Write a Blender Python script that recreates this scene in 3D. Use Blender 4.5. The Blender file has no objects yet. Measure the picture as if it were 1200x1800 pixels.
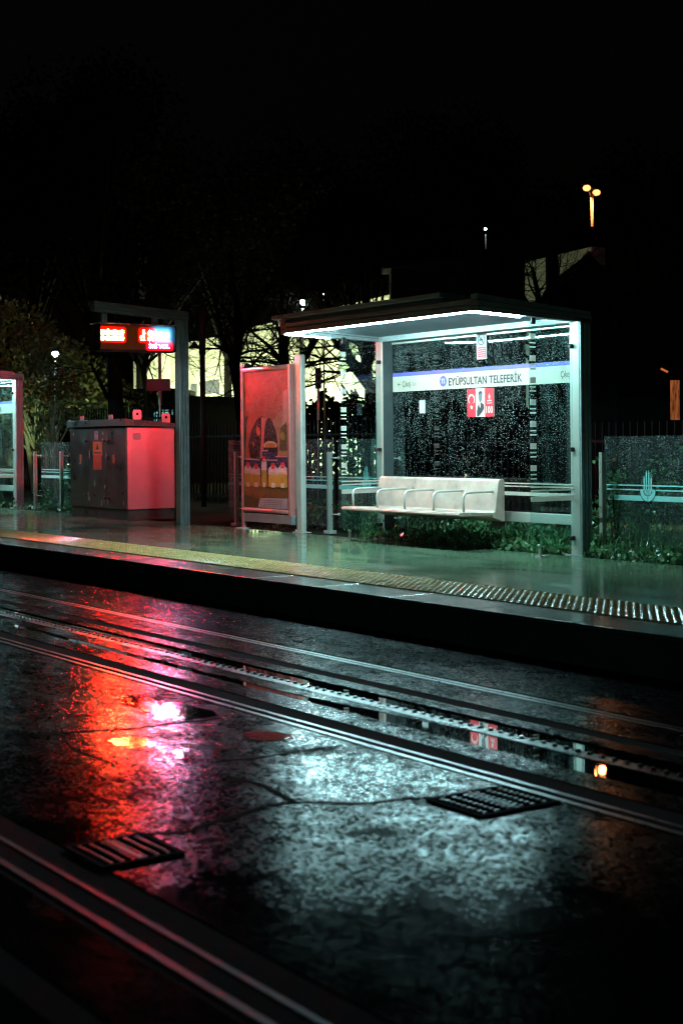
import bpy, math, random
from mathutils import Vector, Matrix
random.seed(7)
R = math.radians
scene = bpy.context.scene
COL = scene.collection
# ------------------------------------------------------------------ camera geometry (solved from the photograph)
F = 2600.0; CY0 = 774.0; ROLL = R(.55); AL = math.atan(1786 / F); H = 1.188
FW = Vector((-math.cos(AL), math.sin(AL), 0)); RT = Vector((math.sin(AL), math.cos(AL), 0)); UP = Vector((0, 0, 1))
CAM = Vector((0, 0, H)); G = -.258
def ray(x, y):
    X = (x - 600) / F; U = (CY0 - y) / F
    a = X * math.cos(ROLL) + U * math.sin(ROLL); b = -X * math.sin(ROLL) + U * math.cos(ROLL)
    return FW + a * RT + b * UP
def on_z(x, y, z=0): d = ray(x, y); return CAM + d * ((z - H) / d.z)
def on_y(x, y, Y): d = ray(x, y); return CAM + d * (Y / d.y)
def on_x(x, y, X): d = ray(x, y); return CAM + d * (X / d.x)
def at_d(x, y, D): return CAM + ray(x, y) * D

# ------------------------------------------------------------------ materials
def new_mat(name):
    m = bpy.data.materials.new(name); m.use_nodes = True
    nt = m.node_tree; nt.nodes.clear()
    return m, nt, nt.nodes, nt.links
def pbr(name, col, rough=.5, metal=0., spec=.5, emis=None, es=0., var=0., vscale=8., bump=0., bscale=60., rvar=0., stretch=None):
    m, nt, N, L = new_mat(name)
    o = N.new('ShaderNodeOutputMaterial'); p = N.new('ShaderNodeBsdfPrincipled')
    L.new(p.outputs[0], o.inputs[0])
    p.inputs['Base Color'].default_value = (*col, 1); p.inputs['Roughness'].default_value = rough
    p.inputs['Metallic'].default_value = metal; p.inputs['Specular IOR Level'].default_value = spec
    if emis: p.inputs['Emission Color'].default_value = (*emis, 1); p.inputs['Emission Strength'].default_value = es
    if var or bump or rvar:
        tc = N.new('ShaderNodeTexCoord'); mp = N.new('ShaderNodeMapping'); L.new(tc.outputs['Object'], mp.inputs[0])
        if stretch: mp.inputs['Scale'].default_value = stretch
        n = N.new('ShaderNodeTexNoise'); n.inputs['Scale'].default_value = vscale; n.inputs['Detail'].default_value = 6
        n.inputs['Roughness'].default_value = .65
        L.new(mp.outputs[0], n.inputs['Vector'])
        if var:
            mr = N.new('ShaderNodeMapRange'); mr.inputs['From Min'].default_value = .3; mr.inputs['From Max'].default_value = .7
            mr.inputs['To Min'].default_value = 1 - var; mr.inputs['To Max'].default_value = 1 + var * .5
            L.new(n.outputs[0], mr.inputs[0])
            mx = N.new('ShaderNodeVectorMath'); mx.operation = 'SCALE'; mx.inputs[0].default_value = col
            L.new(mr.outputs[0], mx.inputs['Scale']); L.new(mx.outputs[0], p.inputs['Base Color'])
        if rvar:
            mr = N.new('ShaderNodeMapRange'); mr.inputs['From Min'].default_value = .3; mr.inputs['From Max'].default_value = .7
            mr.inputs['To Min'].default_value = max(rough - rvar, .02); mr.inputs['To Max'].default_value = rough + rvar
            L.new(n.outputs[0], mr.inputs[0]); L.new(mr.outputs[0], p.inputs['Roughness'])
        if bump:
            n2 = N.new('ShaderNodeTexNoise'); n2.inputs['Scale'].default_value = bscale; n2.inputs['Detail'].default_value = 4
            L.new(mp.outputs[0], n2.inputs['Vector'])
            b = N.new('ShaderNodeBump'); b.inputs['Strength'].default_value = bump; b.inputs['Distance'].default_value = .01
            L.new(n2.outputs[0], b.inputs['Height']); L.new(b.outputs[0], p.inputs['Normal'])
    return m
def emit(name, col, s):
    m, nt, N, L = new_mat(name)
    o = N.new('ShaderNodeOutputMaterial'); e = N.new('ShaderNodeEmission')
    e.inputs[0].default_value = (*col, 1); e.inputs[1].default_value = s
    L.new(e.outputs[0], o.inputs[0]); return m
def math_n(N, L, op, a, b=None, clamp=False):
    n = N.new('ShaderNodeMath'); n.operation = op; n.use_clamp = clamp
    for i, v in enumerate((a, b)):
        if v is None: continue
        if isinstance(v, (int, float)): n.inputs[i].default_value = v
        else: L.new(v, n.inputs[i])
    return n.outputs[0]

def glass_mat(name, tint=(.86, .95, .93), drops=.5, top=1.5, span=1.4, scale=85., dcol=(.7, .74, .7), refl=.09, haze=0.):
    """thin glass pane wet with rain drops: denser towards `top`, thinning over `span` metres"""
    m, nt, N, L = new_mat(name)
    o = N.new('ShaderNodeOutputMaterial')
    tr = N.new('ShaderNodeBsdfTransparent'); tr.inputs[0].default_value = (*tint, 1)
    gl = N.new('ShaderNodeBsdfGlossy'); gl.inputs['Roughness'].default_value = .02; gl.inputs[0].default_value = (1, 1, 1, 1)
    lw = N.new('ShaderNodeLayerWeight'); lw.inputs[0].default_value = .5
    f = math_n(N, L, 'ADD', math_n(N, L, 'MULTIPLY', math_n(N, L, 'POWER', lw.outputs['Facing'], 4.), .5), refl * .6, True)
    mx = N.new('ShaderNodeMixShader'); L.new(f, mx.inputs[0]); L.new(tr.outputs[0], mx.inputs[1]); L.new(gl.outputs[0], mx.inputs[2])
    tc = N.new('ShaderNodeTexCoord'); geo = N.new('ShaderNodeNewGeometry')
    sep = N.new('ShaderNodeSeparateXYZ'); L.new(geo.outputs['Position'], sep.inputs[0])
    masks = []
    for sc, th in ((scale, .36), (scale * .45, .2)):
        v = N.new('ShaderNodeTexVoronoi'); v.inputs['Scale'].default_value = sc
        L.new(geo.outputs['Position'], v.inputs['Vector'])
        big = N.new('ShaderNodeTexNoise'); big.inputs['Scale'].default_value = 8.; big.inputs['Detail'].default_value = 3
        mp = N.new('ShaderNodeMapping'); mp.inputs['Scale'].default_value = (1, 1, .42)
        L.new(geo.outputs['Position'], mp.inputs[0]); L.new(mp.outputs[0], big.inputs['Vector'])
        sp = N.new('ShaderNodeSeparateColor'); L.new(v.outputs['Color'], sp.inputs[0])
        hz = N.new('ShaderNodeMapRange'); hz.inputs['From Min'].default_value = top - span; hz.inputs['From Max'].default_value = top
        hz.inputs['To Min'].default_value = .1; hz.inputs['To Max'].default_value = 1.; L.new(sep.outputs['Z'], hz.inputs[0])
        dens = math_n(N, L, 'MULTIPLY', hz.outputs[0], drops * 2)
        nn = N.new('ShaderNodeMapRange'); nn.inputs['From Min'].default_value = .4; nn.inputs['From Max'].default_value = .62
        nn.inputs['To Min'].default_value = .3; nn.inputs['To Max'].default_value = 1.15; L.new(big.outputs[0], nn.inputs[0])
        dens = math_n(N, L, 'MULTIPLY', dens, nn.outputs[0])
        rad = math_n(N, L, 'MULTIPLY', sp.outputs[1], th)
        inside = math_n(N, L, 'LESS_THAN', v.outputs['Distance'], rad)
        keep = math_n(N, L, 'LESS_THAN', sp.outputs[0], dens)
        masks.append(math_n(N, L, 'MULTIPLY', inside, keep))
    mk = math_n(N, L, 'MAXIMUM', masks[0], masks[1])
    d = N.new('ShaderNodeBsdfDiffuse'); d.inputs[0].default_value = (*dcol, 1)
    t = N.new('ShaderNodeBsdfTranslucent'); t.inputs[0].default_value = (*dcol, 1)
    dd = N.new('ShaderNodeMixShader'); dd.inputs[0].default_value = .45; L.new(d.outputs[0], dd.inputs[1]); L.new(t.outputs[0], dd.inputs[2])
    if haze:
        mh = N.new('ShaderNodeMixShader'); mh.inputs[0].default_value = haze
        L.new(mx.outputs[0], mh.inputs[1]); L.new(dd.outputs[0], mh.inputs[2]); mx = mh
    m2 = N.new('ShaderNodeMixShader')
    L.new(math_n(N, L, 'MULTIPLY', mk, .8), m2.inputs[0]); L.new(mx.outputs[0], m2.inputs[1]); L.new(dd.outputs[0], m2.inputs[2])
    L.new(m2.outputs[0], o.inputs[0]); return m

M = {}
M['steel'] = pbr('brushed_steel', (.52, .47, .41), .34, .4, rvar=.08, vscale=20, stretch=(8, 8, 1))
M['steel_white'] = pbr('satin_steel', (.68, .62, .56), .42, .35, var=.18, vscale=5, rvar=.1)
M['dark_metal'] = pbr('dark_aluminium', (.27, .28, .28), .4, .25, rvar=.08, vscale=9, var=.25)
M['dark_groove'] = pbr('black_rubber', (.006, .006, .006), .9, 0, .02)
M['black'] = pbr('black_plastic', (.012, .012, .012), .4, 0, .3)
M['ceiling'] = pbr('ceiling_panel', (.09, .11, .12), .45, .1, var=.1)
M['roof_top'] = pbr('roof_sheet', (.28, .32, .32), .5, .2, var=.3, vscale=3)
M['led'] = emit('led_tube', (.50, .95, 1.), 780.)
M['white_film'] = pbr('white_film', (.40, .32, .26), .45, 0, .4)
M['pale_film'] = pbr('frosted_band', (.55, .72, .68), .5, 0, .3)
M['teal_film'] = pbr('teal_frosted_band', (.3, .62, .58), .5, 0, .3)
M['blue_film'] = pbr('blue_film', (.10, .085, .36), .45, 0, .4)
M['ink'] = pbr('black_ink', (.012, .014, .016), .5)
M['grey_ink'] = pbr('grey_ink', (.09, .10, .11), .5)
M['red'] = pbr('red_print', (.55, .01, .02), .45)
M['white'] = pbr('white_print', (.6, .5, .45), .5)
M['paper'] = pbr('white_paper', (.42, .42, .42), .7)
M['bench'] = pbr('bench_steel', (.66, .47, .39), .38, .3, var=.36, vscale=3.5, rvar=.12)
M['glass_back'] = glass_mat('wet_glass_back', drops=.66, top=2.5, span=1.9, scale=115.)
M['glass_side'] = glass_mat('wet_glass_side', tint=(.8, .93, .92), drops=.1, top=2.6, span=2.5, scale=115., refl=.07)
M['glass_fence'] = glass_mat('wet_glass_fence', tint=(.82, .94, .92), drops=.6, top=1.25, span=.9, scale=115., refl=.09, haze=.03)
M['glass_ad'] = glass_mat('wet_glass_ad', tint=(.97, .97, .97), drops=1., top=2.3, span=1.5, scale=90., dcol=(.55, .5, .5), refl=.04)
M['stone'] = pbr('platform_wall', (.035, .034, .032), .7, 0, .15, var=.5, vscale=3, bump=.5)
M['concrete'] = pbr('concrete_pad', (.25, .26, .24), .6, var=.3)
M['soil'] = pbr('dark_soil', (.02, .022, .014), .9, 0, .1, var=.5, bump=.6, bscale=25)
M['bark'] = pbr('wet_bark', (.006, .0055, .0045), .85, 0, .05, var=.4, vscale=14, bump=.6, bscale=40)
M['bark_pale'] = pbr('pale_bark', (.16, .15, .1), .7, 0, .2, var=.4, vscale=14)
M['iron'] = pbr('black_iron', (.004, .0045, .005), .6, 0, .1)
M['cream'] = pbr('cream_render', (.60, .62, .45), .8, 0, .1, var=.55, vscale=1.2)
M['dark_wall'] = pbr('dark_building_wall', (.012, .013, .013), .8, 0, .1, var=.3)
M['yellow'] = pbr('yellow_tactile', (.52, .37, .14), .2, 0, .8, var=.25, vscale=6, rvar=.1)
M['rail'] = pbr('polished_rail', (.12, .12, .125), .3, 1, rvar=.05, vscale=30)
M['grate'] = pbr('cast_iron_grate', (.13, .13, .13), .4, .8, var=.3)
M['rail_dull'] = pbr('dull_rail', (.01, .01, .011), .45, 0, .03, var=.5, vscale=6)
M['lining'] = pbr('dark_lining', (.07, .075, .075), .45, .2, var=.2)
M['frame_lit_red'] = pbr('frame_red_light', (.66, .2, .18), .35, .3, var=.15)  # red light from the display painted into the frame colour
M['strip'] = pbr('dirty_steel_strip', (.05, .05, .05), .3, .3, var=.6, vscale=3, rvar=.15)
M['void'] = pbr('black_hollow', (.001, .001, .001), 1, 0, 0)
def leaf_mat(name, c, rough=.4, tr=.25):
    m, nt, N, L = new_mat(name)
    o = N.new('ShaderNodeOutputMaterial'); p = N.new('ShaderNodeBsdfPrincipled'); t = N.new('ShaderNodeBsdfTranslucent')
    gi = N.new('ShaderNodeNewGeometry'); mr = N.new('ShaderNodeMapRange')
    mr.inputs['To Min'].default_value = .45; mr.inputs['To Max'].default_value = 1.5
    L.new(gi.outputs['Random Per Island'], mr.inputs[0])
    v = N.new('ShaderNodeVectorMath'); v.operation = 'SCALE'; v.inputs[0].default_value = c; L.new(mr.outputs[0], v.inputs['Scale'])
    L.new(v.outputs[0], p.inputs['Base Color']); L.new(v.outputs[0], t.inputs[0]); p.inputs['Roughness'].default_value = rough; p.inputs['Specular IOR Level'].default_value = 0 if rough > .8 else .5
    mx = N.new('ShaderNodeMixShader'); mx.inputs[0].default_value = tr
    L.new(p.outputs[0], mx.inputs[1]); L.new(t.outputs[0], mx.inputs[2]); L.new(mx.outputs[0], o.inputs[0]); return m
M['leaf'] = leaf_mat('shrub_leaves', (.10, .2, .085), .25)
M['leaf_tree'] = leaf_mat('tree_leaves', (.07, .09, .03), .5)
M['leaf_olive'] = leaf_mat('olive_leaves', (.13, .11, .035), .5)
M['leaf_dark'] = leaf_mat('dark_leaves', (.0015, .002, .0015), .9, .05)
M['grass'] = leaf_mat('grass_blades', (.14, .2, .07), .4)

def film():
    m, nt, N, L = new_mat('translucent_white_film')
    o = N.new('ShaderNodeOutputMaterial'); d = N.new('ShaderNodeBsdfDiffuse'); t = N.new('ShaderNodeBsdfTranslucent'); x = N.new('ShaderNodeMixShader')
    d.inputs[0].default_value = (.9, .8, .72, 1); t.inputs[0].default_value = (.95, .86, .78, 1); x.inputs[0].default_value = .6
    L.new(d.outputs[0], x.inputs[1]); L.new(t.outputs[0], x.inputs[2]); L.new(x.outputs[0], o.inputs[0]); return m
M['film_tr'] = film()
# asphalt: wet, granular, with soft undulation
def asphalt():
    m, nt, N, L = new_mat('wet_asphalt')
    o = N.new('ShaderNodeOutputMaterial'); p = N.new('ShaderNodeBsdfPrincipled'); L.new(p.outputs[0], o.inputs[0])
    p.inputs['Base Color'].default_value = (.006, .0065, .007, 1)
    geo = N.new('ShaderNodeNewGeometry')
    def noise(s, det=4, rough=.6, stretch=None):
        n = N.new('ShaderNodeTexNoise'); n.inputs['Scale'].default_value = s; n.inputs['Detail'].default_value = det; n.inputs['Roughness'].default_value = rough
        mp = N.new('ShaderNodeMapping'); L.new(geo.outputs['Position'], mp.inputs[0])
        if stretch: mp.inputs['Scale'].default_value = stretch
        L.new(mp.outputs[0], n.inputs['Vector']); return n.outputs[0]
    wet = noise(1.5, 8, .72, (1, 1.6, 1)); mid = noise(9, 6, .7); und = noise(1.9, 2, .5); grain = noise(60, 3, .7); soft = noise(.55, 3, .55)
    def vor(sc):
        v = N.new('ShaderNodeTexVoronoi'); v.inputs['Scale'].default_value = sc; L.new(geo.outputs['Position'], v.inputs['Vector'])
        c = N.new('ShaderNodeSeparateColor'); L.new(v.outputs['Color'], c.inputs[0]); return v.outputs['Distance'], c.outputs[0]
    def rng(x, a0, a1, b0, b1):
        n = N.new('ShaderNodeMapRange'); n.inputs['From Min'].default_value = a0; n.inputs['From Max'].default_value = a1; n.inputs['To Min'].default_value = b0; n.inputs['To Max'].default_value = b1
        L.new(x, n.inputs[0]); return n.outputs[0]
    dist, rnd_ = vor(72.)
    L.new(rng(wet, .36, .64, .15, .29), p.inputs['Roughness'])
    s1 = rng(mid, .3, .7, 1.3, .2); s2 = rng(wet, .36, .64, 1.25, .08); s3 = rng(soft, .35, .65, 1.15, .4); s4 = rng(math_n(N, L, 'MULTIPLY', rnd_, rnd_), 0., 1., .12, 2.9)
    bc = N.new('ShaderNodeCombineColor')
    sy = N.new('ShaderNodeSeparateXYZ'); L.new(geo.outputs['Position'], sy.inputs[0])   # sheen fades toward the camera: light falloff painted into the mask
    yy_ = math_n(N, L, 'ADD', sy.outputs[1], math_n(N, L, 'MULTIPLY', math_n(N, L, 'SUBTRACT', wet, .5), 4.)); yy_ = math_n(N, L, 'SUBTRACT', yy_, math_n(N, L, 'MULTIPLY', math_n(N, L, 'MAXIMUM', math_n(N, L, 'ADD', sy.outputs[0], 4.3), 0.), 1.1)); near_fade = rng(yy_, 1.9, 3.6, .03, 1.)
    for q_ in range(3): L.new(rng(rnd_, 0., 1., .001, .014), bc.inputs[q_])
    L.new(bc.outputs[0], p.inputs['Base Color'])
    sp_ = math_n(N, L, 'MULTIPLY', math_n(N, L, 'MULTIPLY', s1, s2), math_n(N, L, 'MULTIPLY', s3, s4))
    df = N.new('ShaderNodeBsdfDiffuse'); df.inputs[0].default_value = (.004, .0042, .0045, 1)
    mxs = N.new('ShaderNodeMixShader'); L.new(math_n(N, L, 'MULTIPLY', math_n(N, L, 'MULTIPLY', sp_, near_fade), .8, True), mxs.inputs[0]); L.new(df.outputs[0], mxs.inputs[1]); L.new(p.outputs[0], mxs.inputs[2]); L.new(mxs.outputs[0], o.inputs[0])
    h = math_n(N, L, 'ADD', math_n(N, L, 'MULTIPLY', grain, .0003), math_n(N, L, 'ADD', math_n(N, L, 'MULTIPLY', noise(8, 1, .5), .0008), math_n(N, L, 'MULTIPLY', und, .003)))
    h = math_n(N, L, 'ADD', h, math_n(N, L, 'MULTIPLY', dist, -.0004))
    b = N.new('ShaderNodeBump'); b.inputs['Strength'].default_value = .85; b.inputs['Distance'].default_value = 1.
    L.new(h, b.inputs['Height']); L.new(b.outputs[0], p.inputs['Normal'])
    return m
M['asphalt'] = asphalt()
def paving():
    m, nt, N, L = new_mat('wet_platform_paving')
    o = N.new('ShaderNodeOutputMaterial'); p = N.new('ShaderNodeBsdfPrincipled'); L.new(p.outputs[0], o.inputs[0])
    p.inputs['Base Color'].default_value = (.06, .065, .058, 1)
    geo = N.new('ShaderNodeNewGeometry')
    def noise(s, det=4, rough=.6, st=(1, 1, 1)):
        n = N.new('ShaderNodeTexNoise'); n.inputs['Scale'].default_value = s; n.inputs['Detail'].default_value = det; n.inputs['Roughness'].default_value = rough
        mp = N.new('ShaderNodeMapping'); L.new(geo.outputs['Position'], mp.inputs[0]); mp.inputs['Scale'].default_value = st
        L.new(mp.outputs[0], n.inputs['Vector']); return n.outputs[0]
    wet = noise(1.1, 6, .6, (1, 2.2, 1)); fine = noise(9, 3, .6, (1, 2.5, 1)); gr = noise(130, 2, .6)
    r = N.new('ShaderNodeMapRange'); r.inputs['From Min'].default_value = .38; r.inputs['From Max'].default_value = .64
    r.inputs['To Min'].default_value = .05; r.inputs['To Max'].default_value = .22; L.new(wet, r.inputs[0]); L.new(r.outputs[0], p.inputs['Roughness'])
    cv = N.new('ShaderNodeMapRange'); cv.inputs['To Min'].default_value = .05; cv.inputs['To Max'].default_value = .19; L.new(fine, cv.inputs[0])
    cc = N.new('ShaderNodeCombineColor'); L.new(math_n(N, L, 'MULTIPLY', cv.outputs[0], .8), cc.inputs[0]); L.new(math_n(N, L, 'MULTIPLY', cv.outputs[0], 1.2), cc.inputs[1]); L.new(math_n(N, L, 'MULTIPLY', cv.outputs[0], .75), cc.inputs[2])
    L.new(cc.outputs[0], p.inputs['Base Color'])
    h = math_n(N, L, 'ADD', math_n(N, L, 'MULTIPLY', fine, .0009), math_n(N, L, 'MULTIPLY', gr, .00007))
    b = N.new('ShaderNodeBump'); b.inputs['Strength'].default_value = .6; b.inputs['Distance'].default_value = 1.
    L.new(h, b.inputs['Height']); L.new(b.outputs[0], p.inputs['Normal'])
    return m
M['paving'] = paving()
M['water'] = pbr('still_water', (.004, .005, .006), .015, 0, .5, bump=.012, bscale=9)
M['water_ruffled'] = pbr('ruffled_water', (.004, .005, .006), .04, 0, .5, bump=.12, bscale=30)

# ------------------------------------------------------------------ mesh builder
class MB:
    def __init__(s, off=(0, 0, 0)): s.v = []; s.f = []; s.mi = []; s.off = Vector(off); s.m = 0; s.smooth = False; s.sm = []
    def add(s, vs, fs):
        b = len(s.v); s.v += [tuple(Vector(v) - s.off) for v in vs]
        for f in fs: s.f.append(tuple(b + i for i in f)); s.mi.append(s.m); s.sm.append(s.smooth)
    def box(s, x0, x1, y0, y1, z0, z1):
        s.add([(x, y, z) for x in (x0, x1) for y in (y0, y1) for z in (z0, z1)],
              [(0, 1, 3, 2), (4, 6, 7, 5), (0, 4, 5, 1), (2, 3, 7, 6), (0, 2, 6, 4), (1, 5, 7, 3)]); return s
    def tube(s, pts, r, n=8, caps=True):
        pts = [Vector(p) for p in pts]; rs = r if isinstance(r, (list, tuple)) else [r] * len(pts)
        vs = []; fs = []; pu = None
        for i, p in enumerate(pts):
            d = (pts[min(i + 1, len(pts) - 1)] - pts[max(i - 1, 0)]).normalized()
            u = d.cross(Vector((0, 0, 1)) if abs(d.z) < .9 else Vector((1, 0, 0))).normalized() if pu is None else (pu - d * pu.dot(d)).normalized()
            pu = u; w = d.cross(u)
            for k in range(n):
                a = 2 * math.pi * k / n; vs.append(p + (u * math.cos(a) + w * math.sin(a)) * rs[i])
        for i in range(len(pts) - 1):
            for k in range(n): fs.append((i * n + k, i * n + (k + 1) % n, (i + 1) * n + (k + 1) % n, (i + 1) * n + k))
        if caps: fs.append(tuple(range(n))[::-1]); fs.append(tuple((len(pts) - 1) * n + k for k in range(n)))
        sm = s.smooth; s.smooth = True; s.add(vs, fs); s.smooth = sm; return s
    def prism(s, poly, axis, a, b):
        """polygon (2-D) extruded along axis from a to b"""
        def P(u, v, w): return {'x': (w, u, v), 'y': (u, w, v), 'z': (u, v, w)}[axis]
        n = len(poly)
        s.add([P(u, v, a) for u, v in poly] + [P(u, v, b) for u, v in poly],
              [tuple(range(n)), tuple(range(2 * n - 1, n - 1, -1))] + [(i, (i + 1) % n, n + (i + 1) % n, n + i) for i in range(n)]); return s
    def build(s, name, mats, parent=None, label=None, cat=None, group=None, kind=None, bevel=0, seg=2, loc=None):
        me = bpy.data.meshes.new(name); me.from_pydata(s.v, [], s.f); me.update()
        if not isinstance(mats, (list, tuple)): mats = [mats]
        for mm in mats: me.materials.append(mm)
        for p, i, q in zip(me.polygons, s.mi, s.sm): p.material_index = i; p.use_smooth = q
        o = bpy.data.objects.new(name, me); COL.objects.link(o)
        if loc is not None: o.location = loc
        elif parent is None: o.location = s.off
        if parent: o.parent = parent
        tag(o, label, cat, group, kind)
        if bevel:
            b = o.modifiers.new('bevel', 'BEVEL'); b.width = bevel; b.segments = seg; b.limit_method = 'ANGLE'; b.angle_limit = R(40)
        return o
def tag(o, label=None, cat=None, group=None, kind=None):
    if label: o['label'] = label
    if cat: o['category'] = cat
    if group: o['group'] = group
    if kind: o['kind'] = kind
def thing(name, label, cat, loc, group=None):
    o = bpy.data.objects.new(name, None); COL.objects.link(o); o.location = loc; o.empty_display_size = .2
    tag(o, label, cat, group); return o
def recalc(o):
    import bmesh
    bm = bmesh.new(); bm.from_mesh(o.data); bmesh.ops.recalc_face_normals(bm, faces=bm.faces); bm.to_mesh(o.data); bm.free()
def copy_tree(o, parent=None):
    c = o.copy(); COL.objects.link(c)
    if parent: c.parent = parent
    for ch in list(o.children): copy_tree(ch, c)
    return c
def text(name, s, mat, parent, off, u0, u1, z0, z1, plane, pos, bold=0., thick=.0015, fit=True, label=None):
    """flat lettering as a mesh. plane 'y': faces -Y at y=pos, u along +X; plane 'x': faces +X at x=pos, u along +Y; 'xm': faces -X"""
    cu = bpy.data.curves.new('t', 'FONT'); cu.body = s; cu.extrude = 0; cu.offset = bold; cu.resolution_u = 3
    to = bpy.data.objects.new('t', cu); COL.objects.link(to)
    dg = bpy.context.evaluated_depsgraph_get(); me = bpy.data.meshes.new_from_object(to.evaluated_get(dg))
    bpy.data.objects.remove(to); bpy.data.curves.remove(cu)
    xs = [v.co.x for v in me.vertices]; ys = [v.co.y for v in me.vertices]
    ax, bx, ay, by = min(xs), max(xs), min(ys), max(ys)
    for v in me.vertices:
        u = (v.co.x - ax) / (bx - ax) * (u1 - u0) + u0; z = (v.co.y - ay) / (by - ay) * (z1 - z0) + z0
        if plane == 'y': q = Vector((u, pos, z))
        elif plane == 'x': q = Vector((pos, u, z))
        else: q = Vector((pos, u0 + u1 - u, z))
        v.co = q - Vector(off)
    me.materials.clear(); me.materials.append(mat)
    o = bpy.data.objects.new(name, me); COL.objects.link(o); o.parent = parent; tag(o, label)
    return o
def disc(mb, c, r, n=20, plane='y', sx=1.):
    vs = [(c[0] + r * sx * math.cos(2 * math.pi * k / n), c[1], c[2] + r * math.sin(2 * math.pi * k / n)) if plane == 'y' else
          (c[0], c[1] + r * sx * math.cos(2 * math.pi * k / n), c[2] + r * math.sin(2 * math.pi * k / n)) if plane == 'x' else
          (c[0] + r * sx * math.cos(2 * math.pi * k / n), c[1] + r * math.sin(2 * math.pi * k / n), c[2]) for k in range(n)]
    mb.add(vs, [tuple(range(n))])
def poly_y(mb, pts, y): mb.add([(x, y, z) for x, z in pts], [tuple(range(len(pts)))])

# ================================================================== GROUND AND PLATFORM
mb = MB(); S = 400
mb.add([(-S, -S, G - .13), (S, -S, G - .13), (S, S, G - .13), (-S, S, G - .13)], [(0, 1, 2, 3)])
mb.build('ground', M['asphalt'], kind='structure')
# road slab is cut where rail slots and the power trough run (strips between slots)
R1, R2, N1 = 5.47, 4.09, 1.965          # rail centre lines
def slots(a, b): return (a, b)
cuts = sorted([(5.445, 5.575), (5.045, 5.156), (4.47, 4.92), (4.02, 4.285),   # far track: rail, channel, power trough, rail
               (1.86, 2.17), (1.48, 1.60)])
ys = [-6.0]
for a, b in cuts: ys += [a, b]
ys.append(6.566)
for i in range(0, len(ys), 2):
    mb = MB(); mb.box(-90, 25, ys[i], ys[i + 1], G - .12, G)
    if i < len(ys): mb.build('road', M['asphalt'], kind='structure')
mb = MB()
for a, b in cuts: mb.box(-90, 25, a - .001, b + .001, G - .119, G - (.004 if (a, b) != (4.47, 4.92) else .02))
mb.build('rail_trench', M['dark_groove'], kind='structure')

M['kerb'] = pbr('wet_kerb', (.05, .055, .055), .2, 0, .5, var=.3, vscale=2.5, rvar=.06)
mb = MB()
for k in range(90): mb.box(-70 + k, -70 + k + .994, 6.60, 7.04, G - .1, .001)
mb.build('kerb', M['kerb'], kind='structure', bevel=.006)
mb = MB(); mb.box(-90, 25, 7.042, 10.32, G - .1, 0)
mb.build('platform', M['paving'], kind='structure', bevel=.012)
mb = MB(); mb.box(-90, 25, 6.572, 6.598, G - .1, -.03)
for k in range(60): mb.box(-60 + k * 1.0, -60 + k * 1.0 + .985, 6.566, 6.572, G + .0, -.035)
mb.build('platform_wall', M['stone'], kind='structure')
mb = MB(); mb.add([(-S, 10.32, -.03), (S, 10.32, -.03), (S, S, -.03), (-S, S, -.03)], [(0, 1, 2, 3)])
mb.build('terrain', M['soil'], kind='structure')

# tactile paving with domes
mb = MB(); X = -34.
while X < -2:
    for j in range(2): mb.box(X + .003, X + .317, 7.045 + j * .325 + .002, 7.045 + j * .325 + .322, .001, .009)
    X += .32
pitch = .0715
nx = int(27 / pitch)
for i in range(nx):
    for j in range(9):
        cx = -30 + i * pitch; cy = 7.045 + (j + .5) * pitch + (.004 if j > 4 else 0)
        n = 8; r0, r1 = .027, .014; z0, z1 = .009, .0165
        mb.add([(cx + r0 * math.cos(2 * math.pi * k / n), cy + r0 * math.sin(2 * math.pi * k / n), z0) for k in range(n)] +
               [(cx + r1 * math.cos(2 * math.pi * k / n), cy + r1 * math.sin(2 * math.pi * k / n), z1) for k in range(n)],
               [(k, (k + 1) % n, n + (k + 1) % n, n + k) for k in range(n)] + [tuple(range(n, 2 * n))])
mb.build('tactile_paving', M['yellow'], kind='structure')

# ================================================================== RAILS
def rail(y, lip, label, z=G, mt='rail'):
    t = thing('tram_rail', label, 'rail', (-10, y, G), 'rails set in the wet road')
    o = (-10, y, G)
    m1 = MB(o); m1.prism([(y - .02, z - .11), (y + .02, z - .11), (y + .02, z - .004), (y + .014, z + .002), (y - .014, z + .002), (y - .02, z - .004)], 'x', -90, 20)
    recalc(m1.build('rail_head', M[mt], t))
    m2 = MB(o); m2.prism([(lip - .011, z - .11), (lip + .011, z - .11), (lip + .011, z), (lip - .011, z)], 'x', -90, 20)
    recalc(m2.build('guard_lip', M[mt], t))
rail(5.475, 5.535, 'polished tram rail nearest the platform edge, one thin bright line')
rail(4.055, 4.135, 'double bright tram rail running beside the drain grate in the middle of the road')
rail(1.915, 2.03, 'foreground tram rail at bottom left catching red and magenta light', mt='rail_dull')
# centre power strip
t = thing('power_rail', 'flat strip with a row of small studs between two dark channels of the far track', 'power rail', (-8, 4.74, G))
m1 = MB((-8, 4.74, G)); m1.box(-90, 20, 4.695, 4.79, G - .1, G - .004); m1.build('steel_strip', M['strip'], t)
m2 = MB((-8, 4.74, G)); x = -14.
while x < -3.5:
    disc_n = 8; c = (x, 4.765); r = .016
    m2.add([(c[0] + r * math.cos(2 * math.pi * k / 8), c[1] + r * math.sin(2 * math.pi * k / 8), G - .004) for k in range(8)] +
           [(c[0] + r * .6 * math.cos(2 * math.pi * k / 8), c[1] + r * .6 * math.sin(2 * math.pi * k / 8), G + .006) for k in range(8)],
           [(k, (k + 1) % 8, 8 + (k + 1) % 8, 8 + k) for k in range(8)] + [tuple(range(8, 16))]); x += .078
m2.build('studs', M['rail'], t, kind='stuff')
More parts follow.
